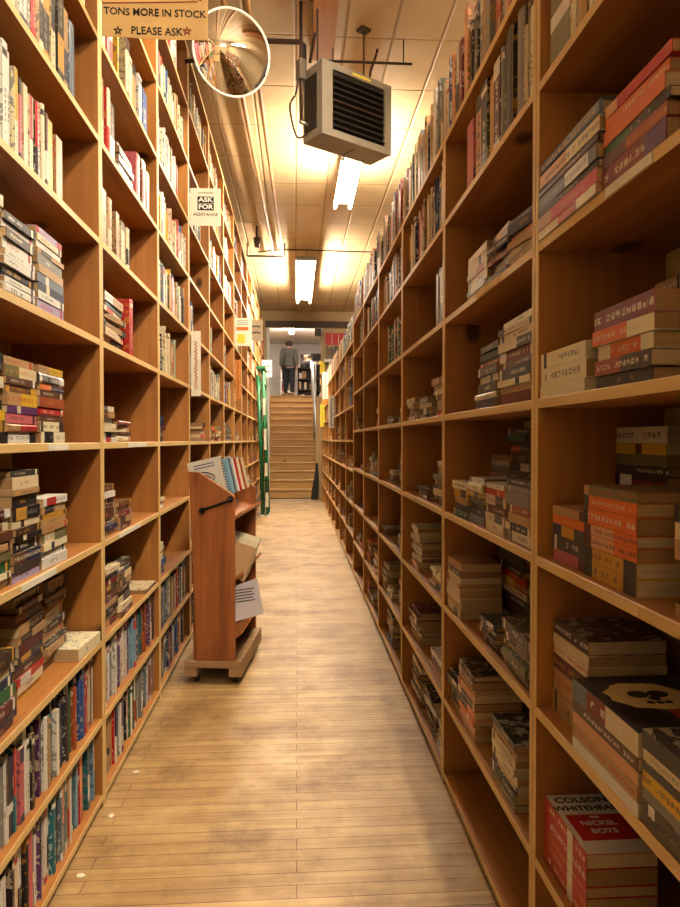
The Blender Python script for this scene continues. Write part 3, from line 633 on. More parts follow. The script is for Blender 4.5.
# ---- left row, second bay
a, b_ = bay_y('L', 2)
ups('L', 2, 10, a, b_ - .1, .2, .26, LIGHT); ups_px('L', 2, 9, [(105, 110, 'black', .24), (111, 114, 'white', .25), (115, 119, 'green', .26), (120, 124, 'charcoal', .25), (125, 127.5, 'mint', .24)])
ups('L', 2, 8, a + .05, a + .3, .2, .25, LIGHT)
ups_px('L', 2, 8, [(128, 132, 'cream', .22), (133, 136, 'ivory', .2), (137, 140, 'tan', .2), (141, 144, 'white', .2), (146, 150, 'blue', .19)])
ups_px('L', 2, 7, [(105, 108, 'cream', .23), (109, 112, 'red', .22), (113, 117, 'white', .2)])
stack('L', 2, 7, 2.62, .2, ['white', 'white', 'white', 'charcoal', 'white'], tot=.12)
ups_px('L', 2, 7, [(139, 143, 'pink', .19), (144, 148, 'dark_red', .2), (149, 152, 'maroon', .19)])
ups_px('L', 2, 6, [(105, 109, 'tan', .19), (110, 114, 'cream', .18), (119, 122, 'tan', .17), (124, 127, 'ivory', .16), (128, 131, 'cream', .155)])
stk_px('L', 2, 5, 106, 126, ['ivory', 'cream', 'tan', 'brown', 'cream', 'slate', 'white'], tot=.17)
ups_px('L', 2, 5, [(129, 131, 'red', .21), (132, 134, 'red', .22)])
stk_px('L', 2, 4, 106, 116, ['white', 'navy', 'cream', 'white', 'brown', 'charcoal'], tot=.12); stk_px('L', 2, 4, 118, 131, ['ivory', 'brown', 'cream', 'dark_red'], tot=.075)
stk_px('L', 2, 3, 106, 118, ['white', 'navy', 'cream', 'brown', 'brown', 'maroon', 'brown'], tot=.17); stk_px('L', 2, 3, 120, 132, ['maroon', 'tan', 'dark_red', 'cream', 'brown'], tot=.1)
stk_px('L', 2, 2, 106, 118, ['cream', 'black', 'tan', 'maroon', 'brown', 'black', 'dark_red'], tot=.2); stk_px('L', 2, 2, 120, 132, ['brown', 'cream', 'charcoal', 'brown', 'tan', 'black', 'slate'], tot=.19)
ups('L', 2, 1, a, b_ - .02, .17, .21, MAG, tmin=.009, tmax=.026); ups('L', 2, 0, a, b_ - .01, .18, .22, MAG, tmin=.009, tmax=.026)
# ---- rest of the left row
for n in range(3, 14):
    a, b_ = bay_y('L', n)
    for lv in range(0, 11):
        if lv in (0, 1):
            ups('L', n, lv, a, b_ - R.choice([.02, .1]), .16, .22, MAG, tmin=.01, tmax=.03)
        elif lv in (2, 3, 4):
            y = a + .1
            while y < b_ - .1:
                if R.random() < .6: stack('L', n, lv, y, .19, [R.choice(MIX) for _ in range(R.randint(2, 6))], hard=.1)
                y += .215
        else:
            d = R.choice([.3, .5, .8]) if lv < 7 else R.choice([.6, .85])
            if R.random() < .85: ups('L', n, lv, a + R.choice([0, .1]), a + d, .15 if lv < 7 else .18, .23, LIGHT if n < 6 else MIX + LIGHT, gap=.07)
for n in (3, 4, 5, 6, 7, 8, 9):
    pass

# flat book at the shelf front, left row
add_book(side='L', bay=1, lv=2, kind='flat', L=.185, W=.125, t=.034, loc=(-(.6143 + .004), 2.075, .5356), col='ivory', idx=(('L', 1, 2, 'lone'), 1), pos=1, row='lone', style='plain', artc=('ivory', 'slate'), rz=-.05)
add_book(side='L', bay=2, lv=2, kind='flat', L=.2, W=.14, t=.014, loc=(-(.6143 + .004), 2.94, .5356), col='brown', idx=(('L', 2, 2, 'lone'), 1), pos=1, row='lone', style='plain', artc=('cream', 'brown'))

def book_mesh(bm, b, mtx, near, rnd, cover_only=False, pages_only=False):
    """canonical frame: a = depth from spine, b = length (centred), c = thickness"""
    L, W, t = b['L'], b['W'], b['t']; hard = b['hard']
    tc = .0028 if hard else .0011; tc = min(tc, t * .12)
    side = 1 if b['side'] == 'R' else -1
    cl = bm.loops.layers.float_color['col']; ml = bm.loops.layers.float_color['mark']; ul = bm.loops.layers.uv['UVMap']
    if b['kind'] == 'flat': mp_ = lambda a, l, c: Vector((side * a, -side * l if side < 0 else l, c))
    else: mp_ = lambda a, l, c: Vector((side * a, c - t / 2, l + L / 2))
    flip = b['rev']
    def V(a, l, c):
        if flip: a = W - a
        return bm.verts.new(mtx @ mp_(a, l, c))
    if b.get('_bands') is None:
        bd = b['bands']
        if bd: mk = b.get('markc') or contrast(bd[-1][2] if len(bd) == 1 else bd[len(bd) // 2][2], rnd)
        else: bd, mk = mk_bands(b['col'], rnd, b.get('style'))
        b['_bands'] = bd; b['_mark'] = mk; b['_seed'] = rnd.randint(0, 900) * 7.0
        b['_pg'] = rnd.choice([(206, 172, 124), (190, 152, 104), (222, 196, 152), (176, 136, 90)])
    bd, mk, seed = b['_bands'], b['_mark'], b['_seed']
    def paint(f_, c, al, uvs, mcol, mi=0):
        f_.material_index = mi
        rgb = lin(PAL[c]) if isinstance(c, str) else lin(c)
        mr = lin(PAL[mcol]) if isinstance(mcol, str) else lin(mcol)
        for lp, uv_ in zip(f_.loops, uvs):
            lp[cl] = (*rgb, al); lp[ml] = (*mr, 1); lp[ul].uv = uv_
    if not pages_only:
        rb = min(.004, t * .2) if hard else 0.0
        pr = [(rb, 0), (W, 0), (W, tc), (tc + rb, tc), (tc + rb, t - tc), (W, t - tc), (W, t), (rb, t)] if hard else [(0, 0), (W, 0), (W, tc), (tc, tc), (tc, t - tc), (W, t - tc), (W, t), (0, t)]
        if hard: pr += [(0, t * .75), (0, t * .25)]
        lo = [V(p[0], -L / 2, p[1]) for p in pr]; hi = [V(p[0], L / 2, p[1]) for p in pr]
        n = len(pr); base = b['col']
        ac = b.get('artc') or (base, mk)
        for i in range(n):
            j = (i + 1) % n
            if i >= 7:
                continue
            al = .5 if i in (0, 6) else 0
            f_ = bm.faces.new((lo[i], lo[j], hi[j], hi[i])); paint(f_, ac[0] if al else base, al, [(seed, 0), (seed + 1.5, 0), (seed + 1.5, 2), (seed, 2)], ac[1])
        # spine strips
        sp = [7, 0] if not hard else [7, 8, 9, 0]
        prev = {k: lo[k] for k in sp}
        for (u0, u1, c, tx) in bd:
            last = u1 >= .999
            cur = {k: (hi[k] if last else V(pr[k][0], -L / 2 + u1 * L, pr[k][1])) for k in sp}
            for q in range(len(sp) - 1):
                k0, k1 = sp[q], sp[q + 1]
                f_ = bm.faces.new((prev[k0], prev[k1], cur[k1], cur[k0]))
                ua, ub = seed + u0 * L / t, seed + u1 * L / t
                paint(f_, c, 1.0 if tx else 0, [(ua, pr[k0][1] / t), (ua, pr[k1][1] / t), (ub, pr[k1][1] / t), (ub, pr[k0][1] / t)], mk)
            prev = cur
        for ring in (lo[::-1], hi):
            f_ = bm.faces.new(ring); paint(f_, base, 0, [(0, 0)] * n, mk)
    if not cover_only:
        ins = .0035 if hard else .0006
        a0, a1_, l0, l1, c0, c1_ = tc * 1.02, W - ins, -L / 2 + ins, L / 2 - ins, tc * 1.05, t - tc * 1.05
        vs = [V(a, l, c) for c in (c0, c1_) for l in (l0, l1) for a in (a0, a1_)]
        mi = 1 if not pages_only else 0
        for q in ((0, 2, 3, 1), (4, 5, 7, 6), (0, 1, 5, 4), (2, 6, 7, 3), (0, 4, 6, 2), (1, 3, 7, 5)):
            f_ = bm.faces.new([vs[i] for i in q])
            uvs = []
            for i in q:
                c = c0 if i < 4 else c1_; l = l0 if (i % 4) < 2 else l1; a = a0 if i % 2 == 0 else a1_
                uvs.append((a + l + seed, c + seed))
            paint(f_, b['_pg'], 0, uvs, 'tan', mi)
def new_book_bm():
    bm = bmesh.new(); bm.loops.layers.float_color.new('col'); bm.loops.layers.float_color.new('mark'); bm.loops.layers.uv.new('UVMap'); return bm

# keep neighbouring stacks apart
def extents(lst):
    return (min(b['loc'][1] - b['L'] / 2 - abs(b['rz']) * b['W'] for b in lst), max(b['loc'][1] + b['L'] / 2 + abs(b['rz']) * b['W'] for b in lst))
byc = {}
for b in BOOKS:
    if b['row'] != 'lone' and b['bay'] > -10: byc.setdefault((b['side'], b['bay'], b['lv']), []).append(b)
def squeeze(lst, lo, hi):
    for b in lst:
        e = abs(b['rz']) * b['W']; y0, y1 = b['loc'][1] - b['L'] / 2 - e, b['loc'][1] + b['L'] / 2 + e
        y0, y1 = max(y0, lo), min(y1, hi); L = y1 - y0 - 2 * e
        want = min(b['L'], .15)
        if L < want:
            L = want
            if y0 <= lo + 1e-6: y1 = y0 + L + 2 * e
            else: y0 = y1 - L - 2 * e
        cy = min(max((y0 + y1) / 2, CLO + L / 2 + e), CHI - L / 2 - e); b['L'] = L; b['loc'] = (b['loc'][0], cy, b['loc'][2])
for key, lst in byc.items():
    a0_, b0_ = bay_y(key[0], key[1]); CLO, CHI = a0_ + .002, b0_ - .002
    sts = {}
    for b in lst:
        if b['kind'] == 'flat': sts.setdefault((b['row'], b['idx']), []).append(b)
    upl = [b for b in lst if b['kind'] == 'up']
    for b in lst:
        if b['kind'] == 'flat':
            e = abs(b['rz']) * b['W'] + .001; hl = b['L'] / 2 + e; b['loc'] = (b['loc'][0], min(max(b['loc'][1], CLO + hl), CHI - hl), b['loc'][2])
            lim = (XR if key[0] == 'R' else -XL) + DEP - .010; b['W'] = min(b['W'], lim - abs(b['loc'][0]) - abs(b['rz']) * b['L'] / 2)
    for row in ('front', 'rear'):
        g = sorted([v_ for k_, v_ in sts.items() if k_[0] == row], key=lambda v_: sum(extents(v_)))
        for _ in range(3):
            for p_, q_ in zip(g, g[1:]):
                e1, e2 = extents(p_), extents(q_)
                if e1[1] > e2[0] - .003:
                    m_ = (e1[1] + e2[0]) / 2
                    squeeze(p_, a0_ + .002, m_ - .002); squeeze(q_, m_ + .002, b0_ - .002)
        # anything still clashing after that is dropped from the nearer pile
        for i in range(len(g) - 1):
            e1, e2 = extents(g[i]), extents(g[i + 1])
            if e1[1] > e2[0]:
                for b in g[i + 1]: b['loc'] = (b['loc'][0], b['loc'][1] + (e1[1] - e2[0]) + .002, b['loc'][2])
                if extents(g[i + 1])[1] > b0_:
                    for b in g[i + 1]: b['drop'] = 1
    fr = [v_ for k_, v_ in sts.items() if k_[0] == 'front']; re = [v_ for k_, v_ in sts.items() if k_[0] == 'rear']
    for v_ in fr:
        e1 = extents(v_)
        for w_ in re:
            e2 = extents(w_)
            if e1[1] > e2[0] and e2[1] > e1[0]:
                mx = min(abs(b['loc'][0]) for b in w_)
                for b in v_: b['W'] = min(b['W'], mx - abs(b['loc'][0]) - .004)
    for b in upl:
        y0, y1 = b['loc'][1] - b['t'] / 2, b['loc'][1] + b['t'] / 2
        for v_ in sts.values():
            e1 = extents(v_)
            if y1 > e1[0] - .001 and y0 < e1[1] + .001 and not any(q.get('drop') for q in v_): b['drop'] = 1
BOOKS = [b for b in BOOKS if not b.get('drop')]
# stable numbering inside each compartment
comp = {}
for b in BOOKS: comp.setdefault((b['side'], b['bay'], b['lv'], b['kind'] if b['row'] != 'lone' else 'lone'), []).append(b)
for key, lst in comp.items():
    if key[3] == 'up':
        for i, b in enumerate(sorted(lst, key=lambda q: -q['loc'][1])): b['pos'] = i + 1
    elif key[3] == 'flat':
        for row in ('front', 'rear'):
            ids = {}
            for b in lst:
                if b['row'] == row: ids.setdefault(b['idx'], []).append(b['loc'][1])
            for i, (k, ys) in enumerate(sorted(ids.items(), key=lambda q: -sum(q[1]) / len(q[1]))):
                for b in lst:
                    if b['idx'] == k and b['row'] == row: b['sn'] = i + 1; b['snn'] = len(ids)
def book_label(b):
    cn = b['col'].replace('_', ' ')
    sd = 'left' if b['side'] == 'L' else 'right'; bay = bayword(b['bay']); sh = ordi(b['lv'] + 1)
    if b['row'] == 'lone': return f'{cn} paperback lying alone at the front edge of the {sh} shelf up, {bay} {sd} bookcase'
    if b['special'] == 'novel': return None
    if b['kind'] == 'up':
        w = 'slim' if b['t'] < .017 else ('thick' if b['t'] > .03 else 'upright')
        return f'{w} {cn} book, {ordi(b["pos"])} from far post, {sh} shelf up, {bay} {sd} bookcase'
    w = 'thin' if b['t'] < .018 else ('thick' if b['t'] > .028 else 'lying')
    rw = ' rear' if b['row'] == 'rear' else ''
    return f'{w} {cn} book, {ordi(b["pos"])} up in {ordi(b["sn"])}{rw} stack, {sh} shelf up, {bay} {sd} bookcase'
def seen(b):
    x, y, z = b['loc']; v = CM.inverted() @ (Vector((x, y, z + .05)) - CAM)
    if v.z > -.1: return False
    px = 340 + F * v.x / -v.z; py = 453.5 - F * v.y / -v.z
    return -45 < px < 725 and -120 < py < 960
def size(b):
    return b['L'] * b['t'] / (b['loc'][1] ** 2 + .3) * abs(b['loc'][0]) * (1 if b['row'] != 'rear' else .4)
picked = {}
for kind in ('flat', 'up'):
    lst = sorted([b for b in BOOKS if b['kind'] == kind and seen(b)], key=lambda q: -size(q) * (5 if q['special'] or q['row'] == 'lone' else 1))
    picked[kind] = (lst[:298], lst[298:] + [b for b in BOOKS if b['kind'] == kind and b['bay'] < 1])
    print('BOOKS', kind, len(lst))
rb_ = random.Random(5)
for kind, nm in (('flat', 'paperback_book'), ('up', 'hardback_book')):
    for b in picked[kind][0]:
        near = b['loc'][1] < 2.3
        if b['kind'] == 'up' and near and b['hard'] is False: pass
        bm = new_book_bm(); nov = b['special'] == 'novel'
        book_mesh(bm, b, Matrix(), near, rb_, cover_only=near)
        bmesh.ops.recalc_face_normals(bm, faces=bm.faces[:])
        o = link('shelved_book' if kind == 'up' else 'stacked_book', bm, ['cover'] if near else ['cover', 'pages'])
        o.location = b['loc']; o.rotation_euler = (b['lean'], 0, b['rz'])
        lab = book_label(b)
        if nov: lab = f'red and cream novel, {"topmost" if b["pos"] == 5 else ordi(b["pos"]) + " up"} in the pile of identical copies low on the right'
        sdn = 'left' if b['side'] == 'L' else 'right'
        tag(o, lab, 'book', f'books on the {ordi(b["lv"] + 1)} shelf of the {bayword(b["bay"])} {sdn} bookcase' if not nov else 'identical copies of a red novel')
        if near:
            bm = new_book_bm(); book_mesh(bm, b, Matrix(), near, rb_, pages_only=True)
            link('page_block', bm, ['pages'], o)
        b['obj'] = o
    bm = new_book_bm()
    for b in picked[kind][1]:
        mtx = Matrix.Translation(b['loc']) @ Matrix.Rotation(b['rz'], 4, 'Z')
        book_mesh(bm, b, mtx, False, rb_)
    bmesh.ops.recalc_face_normals(bm, faces=bm.faces[:])
    o = link('stacked_books' if kind == 'flat' else 'standing_books', bm, ['cover', 'pages'])
    tag(o, 'small far-off piles of books lying on the shelves farther down the aisle' if kind == 'flat' else 'small far-off rows of books standing on the shelves farther down the aisle', 'books', None, 'stuff')

# cover art of the red novel on top of its pile
nv = [b for b in BOOKS if b['special'] == 'novel']; topb = max(nv, key=lambda q: q['pos'])
to = topb['obj']; W_, L_, t_ = topb['W'], topb['L'], topb['t']
bm = bmesh.new(); box(bm, .002, W_ - .001, -L_ / 2 + .001, L_ / 2 - .001, t_, t_ + .0004); link('cover_sheet', bm, 'paper_white', to)
bm = bmesh.new(); box(bm, .012, W_ - .003, -L_ * .30, L_ * .12, t_ + .0004, t_ + .0008)
link('cover_panel', bm, 'red_sign', to)
def novel_txt(s, y, sz, mat, x=.066, z=t_ + .0009):
    # cover reads with its top towards the far end
    text_mesh('cover_title', s, sz, mat, Matrix.Translation((x, y, z)), to, ext=.0002, xs=1.0, bold=.0006)
novel_txt('COLSON', L_ * .38, .027, 'ink'); novel_txt('WHITEHEAD', L_ * .23, .0235, 'ink'); novel_txt('THE', L_ * .07, .010, 'ink_white'); novel_txt('NICKEL', -L_ * .03, .021, 'ink_white'); novel_txt('BOYS', -L_ * .16, .021, 'ink_white')

pb = [b for b in BOOKS if b['special'] == 'picture'][0]; po_ = pb['obj']; W_, L_, t_ = pb['W'], pb['L'], pb['t']
po_['label'] = 'large paperback with a pale round face on its dark cover, topping a low right pile'
def oval(name, cx, cy, rx, ry, z, mat, n=20, wob=0):
    b_ = bmesh.new(); prism(b_, [(cx + rx * math.cos(2 * PI * k / n) * (1 + wob * math.sin(3 * k)), cy + ry * math.sin(2 * PI * k / n) * (1 + wob * math.cos(2 * k))) for k in range(n)], 2, z, z + .0004); link(name, b_, mat, po_)
bm = bmesh.new(); box(bm, .09, W_ - .01, -L_ / 2 + .01, L_ * .12, t_, t_ + .0004); link('cover_panel', bm, 'ink_red', po_)
oval('picture_face', W_ * .47, L_ * .10, W_ * .36, L_ * .25, t_ + .0005, 'paper_tan', wob=.06)
for (cx, cy, r_) in ((.4, .12, .03), (.58, .12, .03), (.5, .04, .018), (.42, -.03, .012), (.5, -.035, .012), (.58, -.03, .012)): oval('picture_mark', W_ * cx, L_ * cy, r_ * .6, r_ * .5, t_ + .0010, 'ink', 10)
# ------------------------------------------------------------------ convex mirror
Pm = on_y(232, 53, 3.75); 
mr = empty('convex_mirror', Pm); tag(mr, 'round convex security mirror with pale rim hanging above the left shelves', 'mirror')
nrm = Vector((.38, -.89, -.25)).normalized(); Q = nrm.to_track_quat('Z', 'Y').to_matrix().to_4x4()
rad = .213; sag = .085; Rc = (rad * rad + sag * sag) / (2 * sag); bm = bmesh.new(); rings = []
for i in range(17):
    th = math.asin(rad / Rc) * i / 16; rr = Rc * math.sin(th); zz = Rc * math.cos(th) - (Rc - sag)
    rings.append([bm.verts.new(Q @ Vector((rr * math.cos(2 * PI * k / 64), rr * math.sin(2 * PI * k / 64), zz))) for k in range(64)] if i else [bm.verts.new(Q @ Vector((0, 0, sag)))])
for i, (a, b_) in enumerate(zip(rings, rings[1:])):
    for k in range(64):
        if i == 0: bm.faces.new((a[0], b_[k], b_[(k + 1) % 64]))
        else: bm.faces.new((a[k], b_[k], b_[(k + 1) % 64], a[(k + 1) % 64]))
link('mirror_dome', bm, 'mirror', mr, True)
bm = bmesh.new(); tube(bm, [Q @ Vector((rad * math.cos(t * 2 * PI / 64), rad * math.sin(t * 2 * PI / 64), 0)) for t in range(65)], .0065, 8); link('rim', bm, 'white_paint', mr)
bm = bmesh.new(); bmesh.ops.create_cone(bm, segments=40, radius1=.2, radius2=rad - .002, depth=.04, cap_ends=True, cap_tris=False, matrix=Q @ Matrix.Translation((0, 0, -.022))); link('backing', bm, 'heater_shell', mr)
bk = Q @ Vector((0, 0, -.04))
tb('bracket_arm', [bk, bk + Vector((-.04, .07, .02)), Vector((-.615 - Pm.x, bk.y + .1, .02))], .012, 'dark_iron', mr)

# ------------------------------------------------------------------ unit heater
A0, A1 = on_y(322, 100, 3.93), on_y(391, 122, 4.22); A0.z = A1.z = 0
ux = (A1 - A0).normalized(); wdt = (A1 - A0).length; ang = math.atan2(ux.y, ux.x)
ht = empty('unit_heater', (A0.x, A0.y, 2.93), ang); tag(ht, 'boxy grey unit heater with dark louvres hanging from the ceiling', 'heater')
H = .425; D = .2
bm = bmesh.new(); box(bm, 0, wdt, .02, D, 0, H); bevel(bm, .012, 2); link('housing', bm, 'heater_shell', ht)
bm = bmesh.new()
fr = [(0, wdt, 0, .042), (0, wdt, H - .038, H), (0, .075, .042, H - .038), (wdt - .055, wdt, .042, H - .038)]
for x0, x1, z0, z1 in fr: box(bm, x0, x1, -.002, .022, z0, z1)
link('front_frame', bm, 'heater_shell', ht)
bx('louvre_recess', (.075, wdt - .055, .012, .0215, .042, H - .038), 'heater_dark', ht)
for i in range(9):
    z = .062 + i * (H - .1) / 9
    bm = bmesh.new(); prism(bm, [(-.012, z - .004), (-.009, z - .006), (.012, z + .016), (.012, z + .021)], 0, .077, wdt - .057); link('louvre', bm, 'heater_dark' if i != 4 else 'dark_iron', ht)
tg = bx('badge', (.22, .36, -.004, -.002, H - .026, H - .014), 'paper_yellow', ht)
bx('side_vent', (-.004, 0, .05, .17, .05, H - .06), 'heater_dark', ht)
for i in range(5):
    bx('bottom_seam', (.1 + .09 * i, .104 + .09 * i, .05, D - .03, -.003, .0), 'heater_dark', ht) if i == 2 else None
topz = CEIL - 2.93
tb('hanger_rod', [(.0, .045, H), (.0, .045, topz)], .006, 'dark_iron', ht); tb('hanger_rod', [(wdt - .12, .12, H), (wdt - .12, .12, topz)], .006, 'dark_iron', ht)
for x, yq in ((.0, .045), (wdt - .12, .12)): bx('ceiling_clip', (x - .035, x + .035, yq - .03, yq + .03, topz - .015, topz), 'dark_iron', ht)
tb('gas_pipe', [(-.05, .14, .1), (-.05, .14, H + .12), (-.05, .14, topz)], .011, 'dark_iron', ht)
tb('gas_elbow', [(-.06, .14, .1), (0, .14, .09)], .012, 'steel', ht)
bx('gas_valve', (-.075, -.03, .11, .165, H - .09, H + .03), 'steel', ht, .006)
tb('flexible_cord', smooth_path([(-.05, .14, H + .0), (-.09, .13, H * .6), (-.14, .12, .15), (-.1, .11, -.01), (-.02, .12, .03)]), .006, 'dark_iron', ht, 8)
# bar, beam, pipes, wires
q0 = on_y(326, 61, 4.35); q1 = on_y(412, 64, 4.35)
bar = empty('support_bar', q0); tag(bar, 'thin dark rail slung level just above the heater', 'bar')
tb('rail', [(0, 0, 0), (q1.x - q0.x, 0, 0)], .008, 'dark_iron', bar)
for tt in (.08, .9):
    xx = (q1.x - q0.x) * tt; tb('drop_rod', [(xx, 0, 0), (xx, 0, CEIL - q0.z)], .004, 'dark_iron', bar)
b0x, b1x = on_y(313, 25, 4.0).x, on_y(338, 25, 4.0).x
tag(bx('ceiling_timber', (b0x, b1x, 3.4, 4.5, CEIL - .07, CEIL - .001), 'beam_wood', None, .004), 'short orange-brown timber fixed to the ceiling behind the heater pipes', 'timber')
qa = on_y(270, 41, 4.3); qb = on_y(304, 42, 4.3)
tag(tb('branch_pipe', [(XL + .0 - .3, 4.3, qa.z), (qb.x - .02, 4.3, qa.z), (qb.x, 4.3, qa.z - .02), (qb.x, 4.3, qa.z - .25)], .016, 'dark_iron'), 'dark brown pipe elbow running level behind the round mirror', 'pipe')
for (xa, ya_, xb, yb_, lb) in ((243, 100, 275, 262, 'left'), (261, 100, 283, 258, 'right')):
    zc = 3.62; 
    def at_z(px, py, z): 
        d = ray(px, py); return CAM + d * ((z - CAM.z) / d.z)
    a = at_z(xa, ya_, zc); c = at_z(xb, yb_, zc); d = (c - a).normalized(); s0 = a - d * 2.5
    tag(tb('ceiling_pipe', [s0, c], .017, 'copper_pipe'), f'long tan pipe running down the ceiling, {lb} one of the pair', 'pipe', 'pair of ceiling pipes')
h1, h2 = at_z(255, 256, 3.55), at_z(285, 262, 3.55)
tp = empty('pipe_hanger', (h1.x, h1.y, 3.55)); tag(tp, 'dark square trapeze bracket holding the ends of the ceiling pipes', 'bracket')
wx = h2.x - h1.x
tb('crossbar', [(-.1, 0, 0), (wx, 0, 0)], .012, 'dark_iron', tp); tb('drop', [(wx, 0, 0), (wx, 0, .169)], .01, 'dark_iron', tp); tb('drop', [(-.1, 0, 0), (-.1, 0, .169)], .01, 'dark_iron', tp)
w0 = at_z(258, 250, 3.69); w1 = at_z(372, 252, 3.69)
tag(tb('ceiling_conduit', smooth_path([(w0.x, w0.y, 3.66), (w0.x + .4, w0.y, 3.70), (w1.x, w0.y, 3.69), (w1.x + 1.5, w0.y, 3.70)]), .009, 'dark_iron'), 'thin dark conduit crossing the ceiling in front of the farther light', 'conduit')
tag(tb('hanging_cable', smooth_path([on_y(383, -5, 4.5), on_y(381, 30, 4.5), on_y(376, 55, 4.45), on_y(371, 70, 4.35), on_y(370, 76, 4.3)]), .008, 'dark_iron'), 'dark cable drooping from the ceiling to the top of the heater', 'cable')
tag(tb('drop_conduit', smooth_path([on_y(316, -4, 4.2), on_y(317, 20, 4.2), on_y(313, 45, 4.2), on_y(310, 62, 4.15)]), .010, 'dark_iron'), 'dark conduit dropping from the ceiling to the heater valve', 'conduit')
sp = on_y(257, 243, 8.2); e = empty('ceiling_sprinkler', sp); tag(e, 'small dark sprinkler fitting beside the far pipe bracket', 'sprinkler')
tb('stem', [(0, 0, 0), (0, 0, CEIL - sp.z)], .012, 'dark_iron', e); tb('deflector', [(0, 0, -.05), (0, 0, .06)], [.03, .045], 'dark_iron', e, 12)

# ------------------------------------------------------------------ lights
def fixture(x, y0, y1, z, label, w=.1, tube_mat='tube', gap=.05, rod=True, ceil=CEIL, hous=.09):
    e = empty('fluorescent_light', (x, (y0 + y1) / 2, z)); tag(e, label, 'light', 'fluorescent strip lights'); h = (y1 - y0) / 2
    bx('housing', (-hous / 2, hous / 2, -h - .02, h + .02, .04, .09), 'heater_shell', e, .006)
    for s in (-1, 1):
        tb('lamp_tube', [(s * gap, -h + .02, 0), (s * gap, h - .02, 0)], .0125, tube_mat, e, 12)
        for yy in (-h, h): bx('lamp_holder', (min(s * gap - .012, s * gap + .012), max(s * gap - .012, s * gap + .012), yy - .012, yy + .012, -.014, .06), 'white_paint', e, .003)
    for yy in (-h * .7, h * .7): tb('hanger', [(0, yy, .09), (0, yy, ceil - z)], .004, 'steel', e, 6)
    return e
f1 = on_y(352, 163, 7.0); 
fixture(.44, 5.35, 6.45, 3.36, 'lit twin-tube fluorescent light directly behind and below the heater', hous=.15, gap=.07)
fixture(.13, 8.75, 11.2, 3.42, 'bright broad fluorescent light farther down the aisle near the stairs', gap=.1, hous=.26)
fixture(.62, 2.0, 3.1, 3.5, 'fluorescent light over the aisle just above the viewpoint')
fixture(.62, -1.5, -.3, 3.5, 'fluorescent light over the aisle behind the viewpoint')
fixture(1.5, -8.2, -5.8, 3.56, 'fluorescent light at the rear of the room')
fixture(.60, -5.6, -4.2, 3.56, 'fluorescent light over the rear end of the aisle')
fixture(2.0, -6.2, -3.8, 3.56, 'fluorescent light over the neighbouring aisle')
fixture(-.15, 21.2, 23.4, 4.8, 'bright white light on the ceiling of the upper room', tube_mat='tube_white', ceil=4.95)
fixture(1.4, 21.2, 23.4, 4.8, 'second white light of the upper room, to the right', tube_mat='tube_white', ceil=4.95)
fixture(-.02, 15.6, 17.6, 4.8, 'white light above the stairs', tube_mat='tube_white', ceil=4.95)

# ------------------------------------------------------------------ signs
def sign(name, px0, py0, px1, py1, Y, mat, label, cat='sign', th=.002, curl=0):
    a, c = on_y(px0, py0, Y), on_y(px1, py1, Y); w, h = c.x - a.x, a.z - c.z
    e = empty(name, (a.x, Y, c.z)); tag(e, label, cat)
    bm = bmesh.new(); n = 12
    top = [(w * i / n, h) for i in range(n, -1, -1)]; bot = [(w * i / n, -curl * math.sin(PI * i / n) ** 2 + curl * .3 * math.sin(5 * i / n)) for i in range(n + 1)]
    prism(bm, bot + top, 1, 0, th); link('sheet', bm, mat, e)
    return e, w, h
def put(e, s, x, z, size, mat, jit=0, xs=1.0, bold=0, rot=0, y=-.0006, name='lettering', align='CENTER'):
    return text_mesh(name, s, size, mat, Matrix.Translation((x, y, z)) @ FACE_CAM @ Matrix.Rotation(rot, 4, 'Z'), e, jit, bold, align, xs=xs, ext=.0004)
def scribble(e, x0, x1, z, amp, mat, n=9, r=.0012, y=-.001, seed=1, vert=False):
    rs = random.Random(seed); pts = []
    for i in range(n * 2 + 1):
        t = i / (n * 2); d = amp * (1 if i % 2 else -1) * rs.uniform(.5, 1)
        pts.append((x0 + (x1 - x0) * t, y, z + d) if not vert else (z + d, y, x0 + (x1 - x0) * t))
    return tb('handwriting', smooth_path(pts, 3), r, mat, e, 5)
def star(bm, cx, cz, r, y=-.0012):
    pts = [(cx + r * math.sin(k * 4 * PI / 5), y, cz + r * math.cos(k * 4 * PI / 5)) for k in range(6)]
    for a, c in zip(pts, pts[1:]): tube(bm, [a, c], .0013, 5)
e, w, h = sign('handwritten_sign', 101, -75, 208, 40, 2.19, 'paper_tan', 'tan paper sign handwritten TONS MORE IN STOCK PLEASE ASK, top left', curl=.004)
zz = lambda py: on_y(150, py, 2.19).z - e.location.z
xx = lambda px: on_y(px, 20, 2.19).x - e.location.x
put(e, 'TONS MORE IN STOCK', w / 2, zz(13), .031, 'ink', .05, .97, .0004)
put(e, 'PLEASE ASK', w / 2 + .005, zz(31.5), .033, 'ink', .05, .93, .0004)
put(e, 'NEW BOOKS!', w / 2 - .02, zz(-8), .06, 'ink_red', .03, .9, .0012)
tb('underline', [(xx(101), -.001, zz(1.5)), (xx(103), -.001, zz(5)), (xx(150), -.001, zz(2.8)), (xx(198), -.001, zz(0))], .0016, 'ink_red', e, 6)
bm = bmesh.new(); star(bm, xx(118), zz(32), .014); link('star', bm, 'ink', e)
bm = bmesh.new(); star(bm, xx(187), zz(30), .014); link('star', bm, 'ink_red', e)
Ya = 3.975
e, w, h = sign('ask_sign', 190, 188, 221, 226, Ya, 'paper_white', 'white sheet reading ASK FOR in white on black, on an upper left post')
bm = bmesh.new(); box(bm, w * .24, w * .77, -.0015, 0, h * .60, h * .78); box(bm, w * .24, w * .77, -.0015, 0, h * .41, h * .59); link('black_panel', bm, 'ink', e)
